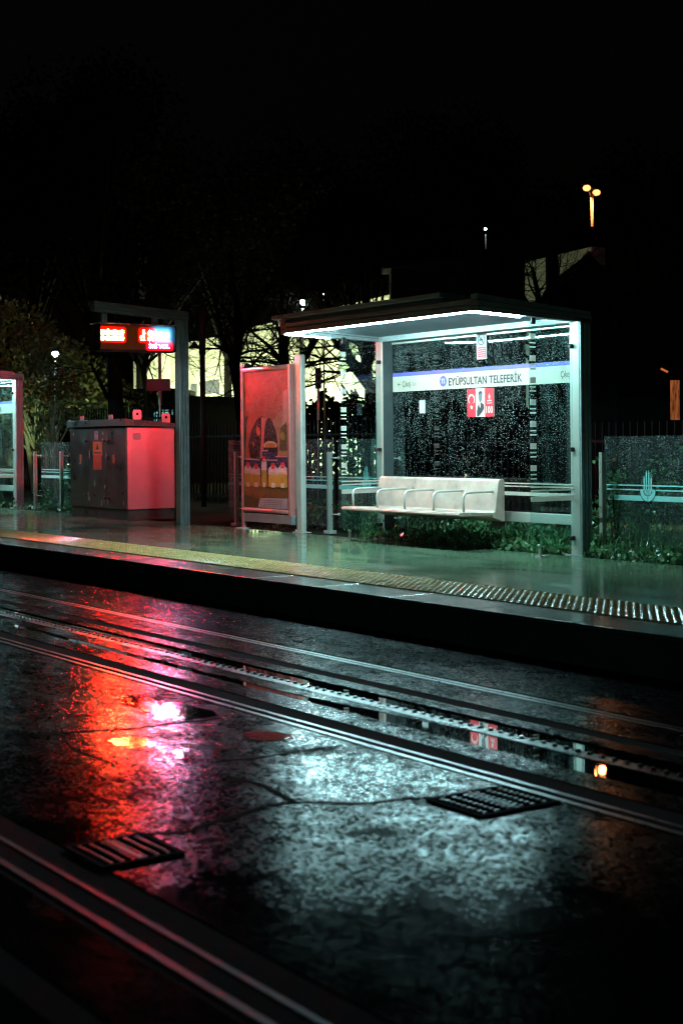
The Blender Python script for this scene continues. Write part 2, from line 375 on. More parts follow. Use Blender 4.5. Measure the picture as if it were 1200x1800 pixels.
# water standing in the trough (still) and gritty fill on the left stretch
mb = MB(); mb.box(-90, 20, 4.471, 4.919, G - .019, G - .008); mb.build('trough_water', M['water'], kind='structure')
mb = MB(); random.seed(3)
up, lo = [], []
x = -60.
while x < -5.4:
    k = min(1, max(0, (-5.6 - x) / 1.6)); w = .135 * k
    lo.append((x, 4.695 - w + random.uniform(-.012, .012) * k, G - .006)); up.append((x, 4.696, G - .006)); x += .06
n = len(lo); mb.add(lo + up, [(i, i + 1, n + i + 1, n + i) for i in range(n - 1)])
up, lo = [], []; x = -60.
while x < -8.2:
    k = min(1, max(0, (-8.3 - x) / 2.)); w = .07 * k
    lo.append((x, 4.79, G - .007)); up.append((x, 4.795 + w + random.uniform(-.02, .02) * k, G - .007)); x += .06
n = len(lo); mb.add(lo + up, [(i, i + 1, n + i + 1, n + i) for i in range(n - 1)])
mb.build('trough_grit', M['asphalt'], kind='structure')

# puddles
def puddle(pts_px, mat, name='puddle', seed=1, z=G + .003, jag=.1):
    rnd = random.Random(seed); P = [on_z(x, y, z) for x, y in pts_px]
    out = []
    n = len(P)
    for i in range(n):
        a, b, c, d = P[i - 1], P[i], P[(i + 1) % n], P[(i + 2) % n]
        for k in range(6):
            t = k / 6; q = .5 * ((2 * b) + (c - a) * t + (2 * a - 5 * b + 4 * c - d) * t * t + (3 * b - a - 3 * c + d) * t ** 3)
            q = q + Vector((rnd.uniform(-1, 1), rnd.uniform(-1, 1), 0)) * jag * .1; out.append(q)
    cen = sum(out, Vector()) / len(out); mb = MB()
    mb.add(out + [cen], [(i, (i + 1) % len(out), len(out)) for i in range(len(out))])
    return mb.build(name, mat, kind='structure')
puddle([(428, 1288), (455, 1284), (490, 1287), (516, 1294), (490, 1302), (455, 1302), (432, 1296)], M['water_ruffled'], seed=2, jag=.12)
puddle([(212, 1226), (250, 1224), (280, 1235), (320, 1236), (365, 1250), (372, 1258), (330, 1264), (285, 1262), (255, 1250), (225, 1240)], M['water_ruffled'], seed=3, jag=.25)
puddle([(198, 1302), (225, 1296), (255, 1299), (270, 1308), (255, 1315), (220, 1313)], M['water_ruffled'], seed=4, jag=.25)
puddle([(308, 1318), (322, 1312), (336, 1322), (328, 1332), (312, 1330)], M['water_ruffled'], seed=5, jag=.2)
# cracks between road slabs
def crack(pts_px, w, seed):
    rnd = random.Random(seed); P = [on_z(x, y, G + .002) for x, y in pts_px]; Q = []
    for i in range(len(P) - 1):
        for k in range(10): Q.append(P[i].lerp(P[i + 1], k / 10) + Vector((rnd.uniform(-1, 1), rnd.uniform(-1, 1), 0)) * .008)
    Q.append(P[-1]); vs = []
    for i, q in enumerate(Q):
        d = (Q[min(i + 1, len(Q) - 1)] - Q[max(i - 1, 0)]).normalized(); nrm = Vector((-d.y, d.x, 0)); ww = w * rnd.uniform(.9, 2.1)
        vs += [q + nrm * ww, q - nrm * ww]
    mb = MB(); mb.add(vs, [(2 * i, 2 * i + 1, 2 * i + 3, 2 * i + 2) for i in range(len(Q) - 1)])
    mb.build('road_crack', M['dark_groove'], kind='structure')
crack([(250, 1466), (330, 1463), (400, 1438), (480, 1414), (540, 1410), (640, 1413), (720, 1404), (770, 1402)], .011, 1)
crack([(60, 1292), (150, 1286), (240, 1280), (330, 1268), (390, 1262)], .010, 2)
crack([(380, 1340), (470, 1330), (545, 1318), (600, 1310)], .007, 3)
crack([(400, 1366), (460, 1380), (500, 1402), (520, 1410)], .009, 4)
crack([(105, 1292), (130, 1318), (200, 1345)], .006, 5)

# drain grates
def grate(corner_px, label):
    P = [on_z(x, y, G) for x, y in corner_px]
    x0, x1 = min(p.x for p in P), max(p.x for p in P); y0, y1 = min(p.y for p in P), max(p.y for p in P)
    t = thing('drain_grate', label, 'drain grate', ((x0 + x1) / 2, (y0 + y1) / 2, G), 'cast iron grates in the road')
    o = t.location
    f = MB(o); f.box(x0, x1, y0, y1, G + .002, G + .004); f.build('pit', M['void'], t)
    f = MB(o)
    for a in ((x0, x1, y0, y0 + .02), (x0, x1, y1 - .02, y1), (x0, x0 + .02, y0 + .02, y1 - .02), (x1 - .02, x1, y0 + .02, y1 - .02)):
        f.box(a[0], a[1], a[2], a[3], G + .004, G + .010)
    f.build('frame', M['dark_groove'], t)
    b = MB(o); nx_, ny_ = 9, 6; dx = (x1 - x0 - .05) / nx_; dy = (y1 - y0 - .05) / ny_
    for i in range(nx_):
        for j in range(ny_):
            cx = x0 + .025 + (i + .5) * dx; cy = y0 + .025 + (j + .5) * dy
            b.box(cx - dx * .2, cx + dx * .2, cy - dy * .18, cy + dy * .18, G + .0045, G + .011)
    ym = (y0 + y1) / 2; b.box(x0 + .02, x1 - .02, ym - .006, ym + .006, G + .0045, G + .0115)
    b.build('bars', M['grate'], t, bevel=.002)
grate([(757, 1407), (845, 1440), (865, 1390), (985, 1412)], 'drain grate at the right beside the double bright rail')
grate([(130, 1490), (180, 1530), (325, 1502), (250, 1468)], 'drain grate at lower left glinting red from the display')

# ================================================================== SHELTER
PY = 10.45; XL, XR = -14.48, -10.94
def profile_post(t, off, x0, x1, y0, y1, z0, z1, name='post', outer=+1):
    """stainless box post whose outer side carries dark grooved cladding"""
    m = MB(off); xm = x1 - .025 if outer > 0 else x0 + .025
    a = (x0, xm) if outer > 0 else (xm, x1)
    m.box(a[0], a[1], y0, y1, z0, z1)
    p = m.build(name, M['steel'], t, bevel=.006)
    c = MB(off); b = (xm + .001, x1) if outer > 0 else (x0, xm - .001)
    w = (y1 - y0)
    for k in range(3): c.box(b[0], b[1], y0 + w * (k / 3) + .004, y0 + w * ((k + 1) / 3) - .006, z0, z1)
    c.build('cladding', M['dark_metal'], p, bevel=.004)
    return p
def glass_marks(t, off, xp, y_free, y_in, mats=None, h_top=2.2, dirn=1):
    """white film strip of squares and thin bars down the free edge and bands across, on a pane in the plane x=xp"""
    m = MB(off); w = .085; z = 2.235 + .0
    while z > .75:
        m.box(xp - .004, xp + .004, y_free + .012, y_free + w, z - .057, z)
        for dz in (.085, .127): m.box(xp - .004, xp + .004, y_free + .012, y_free + w, z - dz - .014, z - dz)
        z -= .219
    m.box(xp - .004, xp + .004, y_free + .01, y_in, .557, .608)
    for zz in (.658, .695): m.box(xp - .004, xp + .004, y_free + .01, y_in, zz, zz + .015)
    m.build('frosted_marks', M['film_tr'], t)
def make_shelter(label, first=True):
    off = Vector(((XL + XR) / 2, PY, 0))
    t = thing('tram_shelter', label, 'shelter', off, 'glass shelters along the platform')
    # posts
    profile_post(t, off, XL, XL + .15, PY, PY + .15, 0, 2.4, outer=-1)
    profile_post(t, off, XR - .16, XR, PY, PY + .15, 0, 2.44, outer=+1)
    m = MB(off); m.box(XL + .151, XL + .156, PY + .002, PY + .148, .0, 2.36); m.build('dark_lining', M['lining'], t)
    # roof: tapered side beams, front fascia, back beam, ceiling, LED line, raised roof sheet
    y0, y1 = 9.11, 10.60
    for (xa, xb, d, nm) in ((XR - .10, XR, 1, 'side_beam'), (XL, XL + .10, -1, 'side_beam')):
        m = MB(off)
        def zt(y, lo, f): # interpolate along beam
            k = (y - y0) / (y1 - y0); return (lo * 1.0) if f else lo
        for k0, k1, dx in ((0, .30, 0), (.34, .62, .006), (.66, 1., 0)):
            def zz(y, k): # bottom 2.421->2.362, top 2.588->2.472
                u = (y - y0) / (y1 - y0); zb = 2.421 - .059 * u; ztp = 2.588 - .116 * u; return zb + (ztp - zb) * k
            X0, X1 = (xa, xb + dx) if d > 0 else (xa - dx, xb)
            m.add([(X0, y0, zz(y0, k0)), (X1, y0, zz(y0, k0)), (X1, y1, zz(y1, k0)), (X0, y1, zz(y1, k0)),
                   (X0, y0, zz(y0, k1)), (X1, y0, zz(y0, k1)), (X1, y1, zz(y1, k1)), (X0, y1, zz(y1, k1))],
                  [(3, 2, 1, 0), (4, 5, 6, 7), (0, 1, 5, 4), (1, 2, 6, 5), (2, 3, 7, 6), (3, 0, 4, 7)])
        Xa, Xb = (xa + .01, xb - .008) if d > 0 else (xa + .008, xb - .01)
        m.m = 1
        m.add([(Xa, y0 + .004, 2.425), (Xb, y0 + .004, 2.425), (Xb, y1 - .004, 2.366), (Xa, y1 - .004, 2.366),
               (Xa, y0 + .004, 2.58), (Xb, y0 + .004, 2.58), (Xb, y1 - .004, 2.466), (Xa, y1 - .004, 2.466)],
              [(3, 2, 1, 0), (4, 5, 6, 7), (0, 1, 5, 4), (1, 2, 6, 5), (2, 3, 7, 6), (3, 0, 4, 7)])
        m.build(nm, [M['dark_metal'], M['dark_groove']], t)
    xa, xb = XL + .102, XR - .102
    m = MB(off); m.box(xa, xb, y0, y0 + .06, 2.425, 2.482); m.box(xa, xb, y0 + .008, y0 + .06, 2.484, 2.496); m.box(xa, xb, y0, y0 + .06, 2.498, 2.545)
    m.build('front_fascia', M['dark_metal'], t, bevel=.004)
    m = MB(off); m.box(xa, xb, PY - .02, PY + .14, 2.362, 2.44); m.build('back_beam', M['dark_metal'], t, bevel=.004)
    m = MB(off); m.add([(xa, y0 + .06, 2.50), (xb, y0 + .06, 2.50), (xb, PY - .02, 2.425), (xa, PY - .02, 2.425),
                        (xa, y0 + .06, 2.51), (xb, y0 + .06, 2.51), (xb, PY - .02, 2.435), (xa, PY - .02, 2.435)],
                       [(3, 2, 1, 0), (4, 5, 6, 7), (0, 1, 5, 4), (1, 2, 6, 5), (2, 3, 7, 6), (3, 0, 4, 7)])
    m.build('ceiling', M['ceiling'], t)
    m = MB(off)
    def slab(x0_, x1_, ya, yb, za, zb, th):
        m.add([(x0_, ya, za), (x1_, ya, za), (x1_, yb, zb), (x0_, yb, zb), (x0_, ya, za + th), (x1_, ya, za + th), (x1_, yb, zb + th), (x0_, yb, zb + th)],
              [(3, 2, 1, 0), (4, 5, 6, 7), (0, 1, 5, 4), (1, 2, 6, 5), (2, 3, 7, 6), (3, 0, 4, 7)])
    slab(XL - .17, -11.5, y0 - .02, y1 + .05, 2.60, 2.50, .045)
    slab(XL - .10, -11.55, y0 + .05, y1, 2.546, 2.476, .052)
    slab(-11.5, XR - .1, y0 + .06, y1, 2.53, 2.45, .02)
    m.build('roof_sheet', M['roof_top'], t, bevel=.004)
    # LED line: lens mesh under fascia and the first part of each side
    m = MB(off); m.box(xa + .003, xb - .003, y0 + .004, y0 + .022, 2.411, 2.4235)
    u = .62
    for X0, X1 in ((XL + .08, XL + .098), (XR - .098, XR - .08)):
        m.add([(X0, y0 + .004, 2.4075), (X1, y0 + .004, 2.4075), (X1, y0 + u, 2.383), (X0, y0 + u, 2.383),
               (X0, y0 + .004, 2.420), (X1, y0 + .004, 2.420), (X1, y0 + u, 2.395), (X0, y0 + u, 2.395)],
              [(3, 2, 1, 0), (4, 5, 6, 7), (0, 1, 5, 4), (1, 2, 6, 5), (2, 3, 7, 6), (3, 0, 4, 7)])
    m.build('light_strip', M['led'], t)
    # back glazing
    gx = [XL + .152, -13.21, -12.075, XR - .162]
    for i in range(3):
        m = MB(off); m.box(gx[i] + .003, gx[i + 1] - .003, 10.60, 10.61, .40, 2.355); m.build('back_pane', M['glass_back'], t)
    m = MB(off); m.box(XL + .152, XR - .162, 10.592, 10.599, .575, .615)
    for zz in (.668, .70): m.box(XL + .152, XR - .162, 10.592, 10.599, zz, zz + .013)
    m.build('frosted_bands', M['white_film'], t)
    m = MB(off); m.box(XL + .151, XR - .161, 10.56, 10.66, .292, .397); m.build('lower_rail', M['steel'], t, bevel=.006)
    m = MB(off); m.box(XL + .151, XR - .161, 10.585, 10.62, 2.335, 2.36); m.build('top_rail', M['steel'], t, bevel=.003)
    # side panes, marks, clamps
    for xp, sx in ((-11.055, -1), (-14.375, 1)):
        yf = 9.86
        m = MB(off); 
        m.add([(xp - .003, yf, .09), (xp + .003, yf, .09), (xp + .003, 10.475 if 0 else 10.447, .09), (xp - .003, 10.447, .09),
               (xp - .003, yf, 2.375), (xp + .003, yf, 2.375), (xp + .003, 10.447, 2.35), (xp - .003, 10.447, 2.35)],
              [(3, 2, 1, 0), (4, 5, 6, 7), (0, 1, 5, 4), (1, 2, 6, 5), (2, 3, 7, 6), (3, 0, 4, 7)])
        p = m.build('side_pane', M['glass_side'], t)
        glass_marks(p, off, xp, yf, 10.446)
        for zc in (.15, 1.05, 2.1):
            m = MB(off); m.box(xp - .022, xp + .022, 10.40, 10.449, zc, zc + .045); m.build('clamp', M['black'], p, bevel=.008)
        m = MB(off); m.box(xp - .045, xp + .045, 9.955, 10.06, .0, .014); m.tube([(xp - .012, 10.0, .014), (xp - .012, 10.0, .07), (xp - .006, 9.985, .115), (xp, 9.96, .12)], .014, 10)
        m.build('foot_bracket', M['steel'], p)
        m = MB(off); m.box(xp - .015, xp + .015, yf + .03, yf + .08, 2.33, 2.405); m.build('top_clamp', M['black'], p, bevel=.004)
    # footing pads
    m = MB(off); m.box(XL - .05, XL + .2, PY - .05, PY + .2, -.03, .004); m.box(XR - .21, XR + .05, PY - .04, PY + .2, -.03, .004)
    m.build('footing', M['concrete'], t)
    # name board (film on the glass) with writing
    m = MB(off); m.box(XL + .17, XR - .165, 10.586, 10.598, 1.763, 1.944); b = m.build('name_board', M['white_film'], t)
    m = MB(off); m.box(XL + .17, XR - .165, 10.586, 10.598, 1.945, 1.989); m.build('blue_band', M['blue_film'], b)
    yt = 10.583
    text('station_name', 'EYÜPSULTAN TELEFERİK', M['ink'], b, off, -13.235, -11.975, 1.80, 1.918, 'y', yt, bold=.02)
    text('exit_text', 'Çıkış', M['ink'], b, off, -14.115, -13.955, 1.80, 1.885, 'y', yt)
    text('exit_text', '/ Exit', M['grey_ink'], b, off, -13.94, -13.845, 1.825, 1.868, 'y', yt)
    text('exit_text', 'Çıkış', M['ink'], b, off, -11.375, -11.235, 1.80, 1.885, 'y', yt)
    text('exit_text', '/ Exit', M['grey_ink'], b, off, -11.215, -11.125, 1.825, 1.868, 'y', yt)
    m = MB(off); m.add([(-14.21, yt, 1.85), (-14.185, yt, 1.872), (-14.178, yt, 1.866), (-14.196, yt, 1.853), (-14.155, yt, 1.853), (-14.155, yt, 1.846), (-14.196, yt, 1.846), (-14.178, yt, 1.833), (-14.185, yt, 1.827)], [tuple(range(9))])
    m.build('arrow', M['ink'], b)
    m = MB(off); disc(m, (-13.335, yt, 1.857), .062, 28); m.build('line_badge', M['blue_film'], b)
    text('line_number', 'T5', M['white'], b, off, -13.368, -13.302, 1.83, 1.885, 'y', yt - .003, bold=.01)
    return t
shelter = make_shelter('lit tram shelter with the bench, name board and rain-beaded glass, right of the advertising panel')
DX = -14.96
sh2 = copy_tree(shelter); sh2.location = shelter.location + Vector((DX, .06, 0))
sh2['label'] = 'second tram shelter cut by the left edge, its end frame glowing dark red'

sh3 = copy_tree(shelter); sh3.rotation_euler = (0, 0, math.pi); sh3.location = (-2.5, -4.1, 0)
sh3['label'] = 'shelter on the opposite platform, seen only as faint reflections in the glass'
for ch in sh3.children:
    if ch.name.startswith('light_strip'):
        ch.material_slots[0].link = 'OBJECT'; ch.material_slots[0].material = emit('dim_led_tube', (.5, .95, 1.), 150.)
mb = MB(); mb.box(-90, 25, -7.5, -.5, G - .1, -.003); mb.build('platform', M['paving'], kind='structure')
# ---- stickers on the glass (things of their own)
def note(name, x0, x1, z0, z1, mat, label, cat, y=10.594):
    off = Vector(((x0 + x1) / 2, y, z0)); t = thing(name, label, cat, off)
    m = MB(off); m.box(x0, x1, y, y + .004, z0, z1); m.build('sheet', mat, t); return t, off
t, off = note('flag_poster', -12.905, -12.445, 1.435, 1.752, M['white'], 'red and white flag and portrait poster under the station name', 'poster', 10.585)
yy = 10.583
m = MB(off); m.box(-12.905, -12.757, yy, yy + .001, 1.435, 1.752); m.m = 0; m.build('red_panel', M['red'], t)
m = MB(off); m.box(-12.597, -12.445, yy, yy + .001, 1.435, 1.752); m.build('red_panel', M['red'], t)
m = MB(off); cx, cz = -12.828, 1.635
ring = []
N_ = 26
a0 = R(-52)
for k in range(N_ + 1):
    a = -math.pi / 2 + R(38) + (2 * math.pi - R(76)) * k / N_; ring.append((cx + .058 * math.cos(a), cz + .058 * math.sin(a)))
inn = []
for k in range(N_ + 1):
    a = -math.pi / 2 + R(38) + (2 * math.pi - R(76)) * k / N_; inn.append((cx + .045 * math.cos(a), cz - .008 + .046 * math.sin(a)))
vs = [(x, yy - .002, z) for x, z in ring] + [(x, yy - .002, z) for x, z in inn]
m.add(vs, [(k, k + 1, N_ + 2 + k, N_ + 1 + k) for k in range(N_)])
star = []
for k in range(10):
    a = math.pi / 2 + math.pi * k / 5; r = .03 if k % 2 == 0 else .012; star.append((cx + r * math.cos(a), yy - .002, 1.545 + r * math.sin(a)))
m.add(star, [tuple(range(10))]); m.build('crescent_and_star', M['white'], t)
# centre: plain dark suited bust
m = MB(off)
poly_y(m, [(-12.735, 1.44), (-12.735, 1.50), (-12.715, 1.56), (-12.69, 1.59), (-12.665, 1.60), (-12.64, 1.585), (-12.612, 1.57), (-12.605, 1.53), (-12.63, 1.50), (-12.67, 1.465), (-12.71, 1.437)], yy - .002)
m.m = 1; poly_y(m, [(-12.69, 1.60), (-12.70, 1.64), (-12.698, 1.685), (-12.68, 1.70), (-12.655, 1.70), (-12.64, 1.685), (-12.64, 1.655), (-12.648, 1.62), (-12.66, 1.60)], yy - .003)
m.m = 0; poly_y(m, [(-12.703, 1.67), (-12.704, 1.70), (-12.685, 1.722), (-12.655, 1.722), (-12.635, 1.705), (-12.636, 1.685), (-12.66, 1.697), (-12.685, 1.693)], yy - .004)
m.m = 2; poly_y(m, [(-12.672, 1.60), (-12.665, 1.56), (-12.68, 1.53), (-12.69, 1.57)], yy - .0045)
m.build('suited_bust', [M['ink'], M['grey_ink'], M['white']], t)
text('hundred', '100', M['white'], t, off, -12.578, -12.462, 1.475, 1.55, 'y', yy - .002, bold=.01)
m = MB(off); poly_y(m, [(-12.55, 1.62), (-12.49, 1.62), (-12.48, 1.605), (-12.56, 1.605)], yy - .002); poly_y(m, [(-12.52, 1.69), (-12.505, 1.66), (-12.51, 1.635), (-12.53, 1.635), (-12.535, 1.66)], yy - .002)
poly_y(m, [(-12.565, 1.588), (-12.475, 1.588), (-12.475, 1.582), (-12.565, 1.582)], yy - .002); m.build('emblem', M['white'], t)
t, off = note('no_smoking_sign', -12.735, -12.562, 2.075, 2.375, M['paper'], 'small no smoking sign with red text block on the shelter glass', 'sign', 10.585)
m = MB(off); m.box(-12.722, -12.575, yy, yy + .001, 2.085, 2.21); m.build('red_block', M['red'], t)
m = MB(off)
for k in range(5): m.box(-12.712, -12.585, yy - .002, yy - .001, 2.095 + k * .023, 2.101 + k * .023)
m.build('text_lines', M['paper'], t)
m = MB(off); n = 28; cx, cz = -12.65, 2.292
m.add([(cx + .062 * math.cos(2 * math.pi * k / n), yy, cz + .062 * math.sin(2 * math.pi * k / n)) for k in range(n)] + [(cx + .052 * math.cos(2 * math.pi * k / n), yy, cz + .052 * math.sin(2 * math.pi * k / n)) for k in range(n)],
      [(k, (k + 1) % n, n + (k + 1) % n, n + k) for k in range(n)])
m.add([(cx - .042, yy, cz + .034), (cx - .034, yy, cz + .042), (cx + .042, yy, cz - .034), (cx + .034, yy, cz - .042)], [(0, 1, 2, 3)])
m.box(cx - .038, cx + .03, yy - .001, yy, cz - .01, cz + .006); m.box(cx + .0, cx + .01, yy - .001, yy, cz - .01, cz + .03); m.build('cigarette_symbol', M['ink'], t)
note('paper_note', -13.79, -13.68, 1.497, 1.648, M['paper'], 'small white paper note on the glass left of the flag poster', 'note', 10.585)

# ================================================================== BENCH
off = Vector((-13.16, 10.1, 0)); t = thing('bench', 'four seat perforated metal bench with tubular armrests inside the lit shelter', 'bench', (-13.16, 10.1, 0))
BX0, BX1 = -14.25, -12.08
m = MB(off); m.prism([(9.79, .375), (9.775, .39), (9.785, .412), (9.83, .418), (10.24, .402), (10.24, .372), (9.84, .372)], 'x', BX0, BX1)
recalc(m.build('seat', M['bench'], t, bevel=.006, seg=3))
m = MB(off); m.prism([(10.242, .403), (10.275, .41), (10.325, .735), (10.345, .757), (10.40, .757), (10.412, .74), (10.412, .30), (10.38, .30), (10.245, .345)], 'x', BX0 + .001, BX1 + .001)
recalc(m.build('backrest', M['bench'], t, bevel=.008, seg=3))
m = MB(off)
for i in range(4):   # perforations
    sx0 = BX0 + .12 + i * .53
    for a in range(6):
        for b in range(4):
            z = .47 + b * .055; y = 10.2835 + (z - .41) * .1545 - .0025; disc(m, (sx0 + a * .055 + (b % 2) * .027, y, z), .007, 6)
m.build('perforations', M['grey_ink'], t)
for i, x in enumerate((-14.18, -13.70, -13.18, -12.66, -12.15)):
    m = MB(off); m.tube([(x, 9.90, .41), (x, 9.895, .54), (x, 9.90, .585), (x, 9.925, .612), (x, 9.97, .620), (x, 10.12, .622), (x, 10.31, .622)], .0125, 10); m.build('armrest', M['steel_white'], t)
m = MB(off); disc(m, (BX1 + .0032, 9.93, .39), .014, 14, 'x'); m.m = 0; m.tube([(BX1, 9.93, .39), (BX1 + .006, 9.93, .39)], .012, 10); m.build('bolt', M['steel'], t)
bench2 = copy_tree(t); bench2.location = t.location + Vector((DX + .08, .06, 0)); bench2['label'] = 'metal bench in the second shelter, only its end showing at the left edge'
for b_ in (t, bench2): b_['group'] = 'metal benches in the shelters'

# ================================================================== GLASS BARRIERS
FY = 10.93
def barrier_post(x, label, y=10.83):
    off = Vector((x, y, 0)); t = thing('barrier_post', label, 'post', off, 'steel posts holding the glass barrier')
    m = MB(off); m.box(x - .024, x + .024, y - .03, y + .03, .012, 1.04); m.build('upright', M['steel'], t, bevel=.003)
    m = MB(off); m.box(x - .075, x + .075, y - .055, y + .055, -.03, .012); m.build('base_plate', M['steel_white'], t, bevel=.004)
    for z in (.22, .96):
        m = MB(off); m.tube([(x + .024, y, z), (x + .08, y + .06, z), (x + .085, FY - .006, z)], .009, 8); m.tube([(x + .085, FY - .02, z), (x + .085, FY - .006, z)], .022, 12)
        m.build('glass_clamp', M['steel'], t)
    return t
def barrier_glass(x0, x1, label, emblem_x=None, bands=M['pale_film'], marks=None):
    off = Vector(((x0 + x1) / 2, FY, .05)); t = thing('glass_barrier', label, 'glass barrier', off, 'low glass barrier panels behind the platform')
    m = MB(off); m.box(x0, x1, FY, FY + .01, .045, 1.205); m.build('pane', M['glass_fence'], t)
    m = MB(off); m.box(x0 + .03, x1 - .01, FY - .004, FY - .001, .549, .602)
    for zz in (.652, .697): m.box(x0 + .03, x1 - .01, FY - .004, FY - .001, zz, zz + .014)
    m.build('frosted_bands', bands, t)
    if emblem_x is not None:
        e = emblem_x; y = FY - .006; m = MB(off)
        for dx, zt in ((-.048, .80), (-.018, .86), (.014, .86), (.046, .80)):
            m.add([(e + dx - .009, y, .66), (e + dx + .009, y, .66), (e + dx + .009, y, zt - .03), (e + dx, y, zt), (e + dx - .009, y, zt - .03)], [(0, 1, 2, 3, 4)])
        n = 20; ra, rb = .104, .062; cz = .655
        A = [(e + ra * math.cos(math.pi + math.pi * k / n), y, cz + ra * 1.05 * math.sin(math.pi + math.pi * k / n)) for k in range(n + 1)]
        B = [(e + rb * math.cos(math.pi + math.pi * k / n), y, cz + rb * .95 * math.sin(math.pi + math.pi * k / n)) for k in range(n + 1)]
        m.add(A + B, [(k, k + 1, n + 2 + k, n + 1 + k) for k in range(n)])
        rb2 = .052; C = [(e + rb2 * math.cos(math.pi + math.pi * k / n), y, cz + rb2 * .95 * math.sin(math.pi + math.pi * k / n)) for k in range(n + 1)]
        m.add(C, [tuple(range(n + 1))]); m.build('emblem', bands, t)
        m = MB(off); y2 = y - .001
        for (dx, dz) in ((0, .035), (-.018, .018), (.018, .018), (0, .008), (-.014, -.005), (.014, -.005)): disc(m, (e + dx, y2, cz - .02 + dz), .006, 8)
        ro_, ri_ = .112, .104
        A = [(e + ro_ * math.cos(math.pi * .96 + math.pi * 1.08 * k / n), y2, cz + ro_ * 1.05 * math.sin(math.pi * .96 + math.pi * 1.08 * k / n)) for k in range(n + 1)]
        B = [(e + ri_ * math.cos(math.pi * .96 + math.pi * 1.08 * k / n), y2, cz + ri_ * 1.05 * math.sin(math.pi * .96 + math.pi * 1.08 * k / n)) for k in range(n + 1)]
        m.add(A + B, [(k, k + 1, n + 2 + k, n + 1 + k) for k in range(n)])
        m.box(e - .003, e + .003, y2, y2 + .0005, .548, .60); m.build('emblem_outline', M['ink'], t)
    if marks is not None:
        m = MB(off); z = 1.17
        while z > .7:
            m.box(marks, marks + .12, FY - .004, FY - .001, z - .05, z)
            for dz in (.078, .11): m.box(marks, marks + .12, FY - .004, FY - .001, z - dz - .012, z - dz)
            z -= .19
        m.build('white_marks', M['white_film'], t)
    return t
barrier_glass(-11.10, -9.3, 'glass barrier panel right of the lit shelter, with a complete pale emblem', -10.49, M['teal_film'])
barrier_post(-11.03, 'steel barrier post just right of the lit shelter')
barrier_post(-9.55, 'barrier post at the right edge, only its base plate in view', 10.62)
barrier_glass(-16.0, -14.55, 'glass barrier panel between the advertising panel and the lit shelter', -15.35, M['teal_film'])
barrier_post(-16.05, 'bright steel barrier post standing between advertising panel and shelter')
barrier_post(-14.72, 'barrier post half hidden behind the shelter side glass, left of the bench')
barrier_glass(-18.85, -17.75, 'brownish glass barrier panel right beside the display gantry post', None, M['dark_metal'])
barrier_glass(-17.7, -16.1, 'glass barrier panel hidden behind the advertising panel', None, M['teal_film'])
barrier_post(-18.45, 'dim barrier post between the display gantry and the advertising panel')
barrier_glass(-25.75, -22.4, 'glass barrier panel between the second shelter and the steel cabinet', None, M['pale_film'], marks=-24.02)
barrier_post(-25.78, 'barrier post beside the dark red frame of the second shelter')
barrier_post(-24.6, 'barrier post halfway between the second shelter and the cabinet')

# ================================================================== ADVERTISING PANEL
off = Vector((-16.75, 10.3, 0)); t = thing('advertising_panel', 'free standing advertising panel in a tubular frame glowing red, beside the lit shelter', 'advertising panel', off)
ax0, ax1 = -17.41, -16.17
m = MB(off)
m.box(ax0 - .0, ax0 + .05, 10.29, 10.35, .0, 2.235); recalc(m.build('side_post', M['frame_lit_red'], t, bevel=.012))
m = MB(off); m.box(ax1 - .045, ax1, 10.29, 10.40, .20, 2.19); m.build('side_post', M['frame_lit_red'], t, bevel=.01)
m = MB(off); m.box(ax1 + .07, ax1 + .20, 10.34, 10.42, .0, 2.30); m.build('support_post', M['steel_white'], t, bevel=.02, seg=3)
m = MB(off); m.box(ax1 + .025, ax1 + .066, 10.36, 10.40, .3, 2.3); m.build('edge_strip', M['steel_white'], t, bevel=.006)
m = MB(off); m.tube([(ax0 + .05, 10.31, 2.155), (ax1 - .046, 10.31, 2.155)], .03, 12); m.build('top_bar', M['frame_lit_red'], t)
m = MB(off); m.tube([(ax0 + .05, 10.31, .265), (ax1 - .046, 10.31, .265)], .03, 12); m.build('bottom_bar', M['frame_lit_red'], t)
m = MB(off); m.box(ax0 + .051, ax1 - .01, 10.30, 10.36, .10, .215); m.box(ax1 - .008, ax1 + .03, 10.298, 10.362, .095, .22); m.build('lower_box', M['dark_metal'], t, bevel=.006)
m = MB(off); m.box(ax0 - .08, ax0 + .11, 10.25, 10.38, 0, .012); m.box(ax1 + .02, ax1 + .26, 10.31, 10.45, 0, .012); m.tube([(ax1 + .06, 10.34, .012), (ax1 + .06, 10.34, .04)], .012, 8); m.tube([(ax1 + .22, 10.34, .012), (ax1 + .22, 10.34, .04)], .012, 8)
m.build('base_plate', M['steel_white'], t)
m = MB(off); m.tube([(ax0 + .09, 10.34, 2.2), (ax0 + .13, 10.34, 2.2)], .05, 14); m.build('top_cap', M['black'], t)
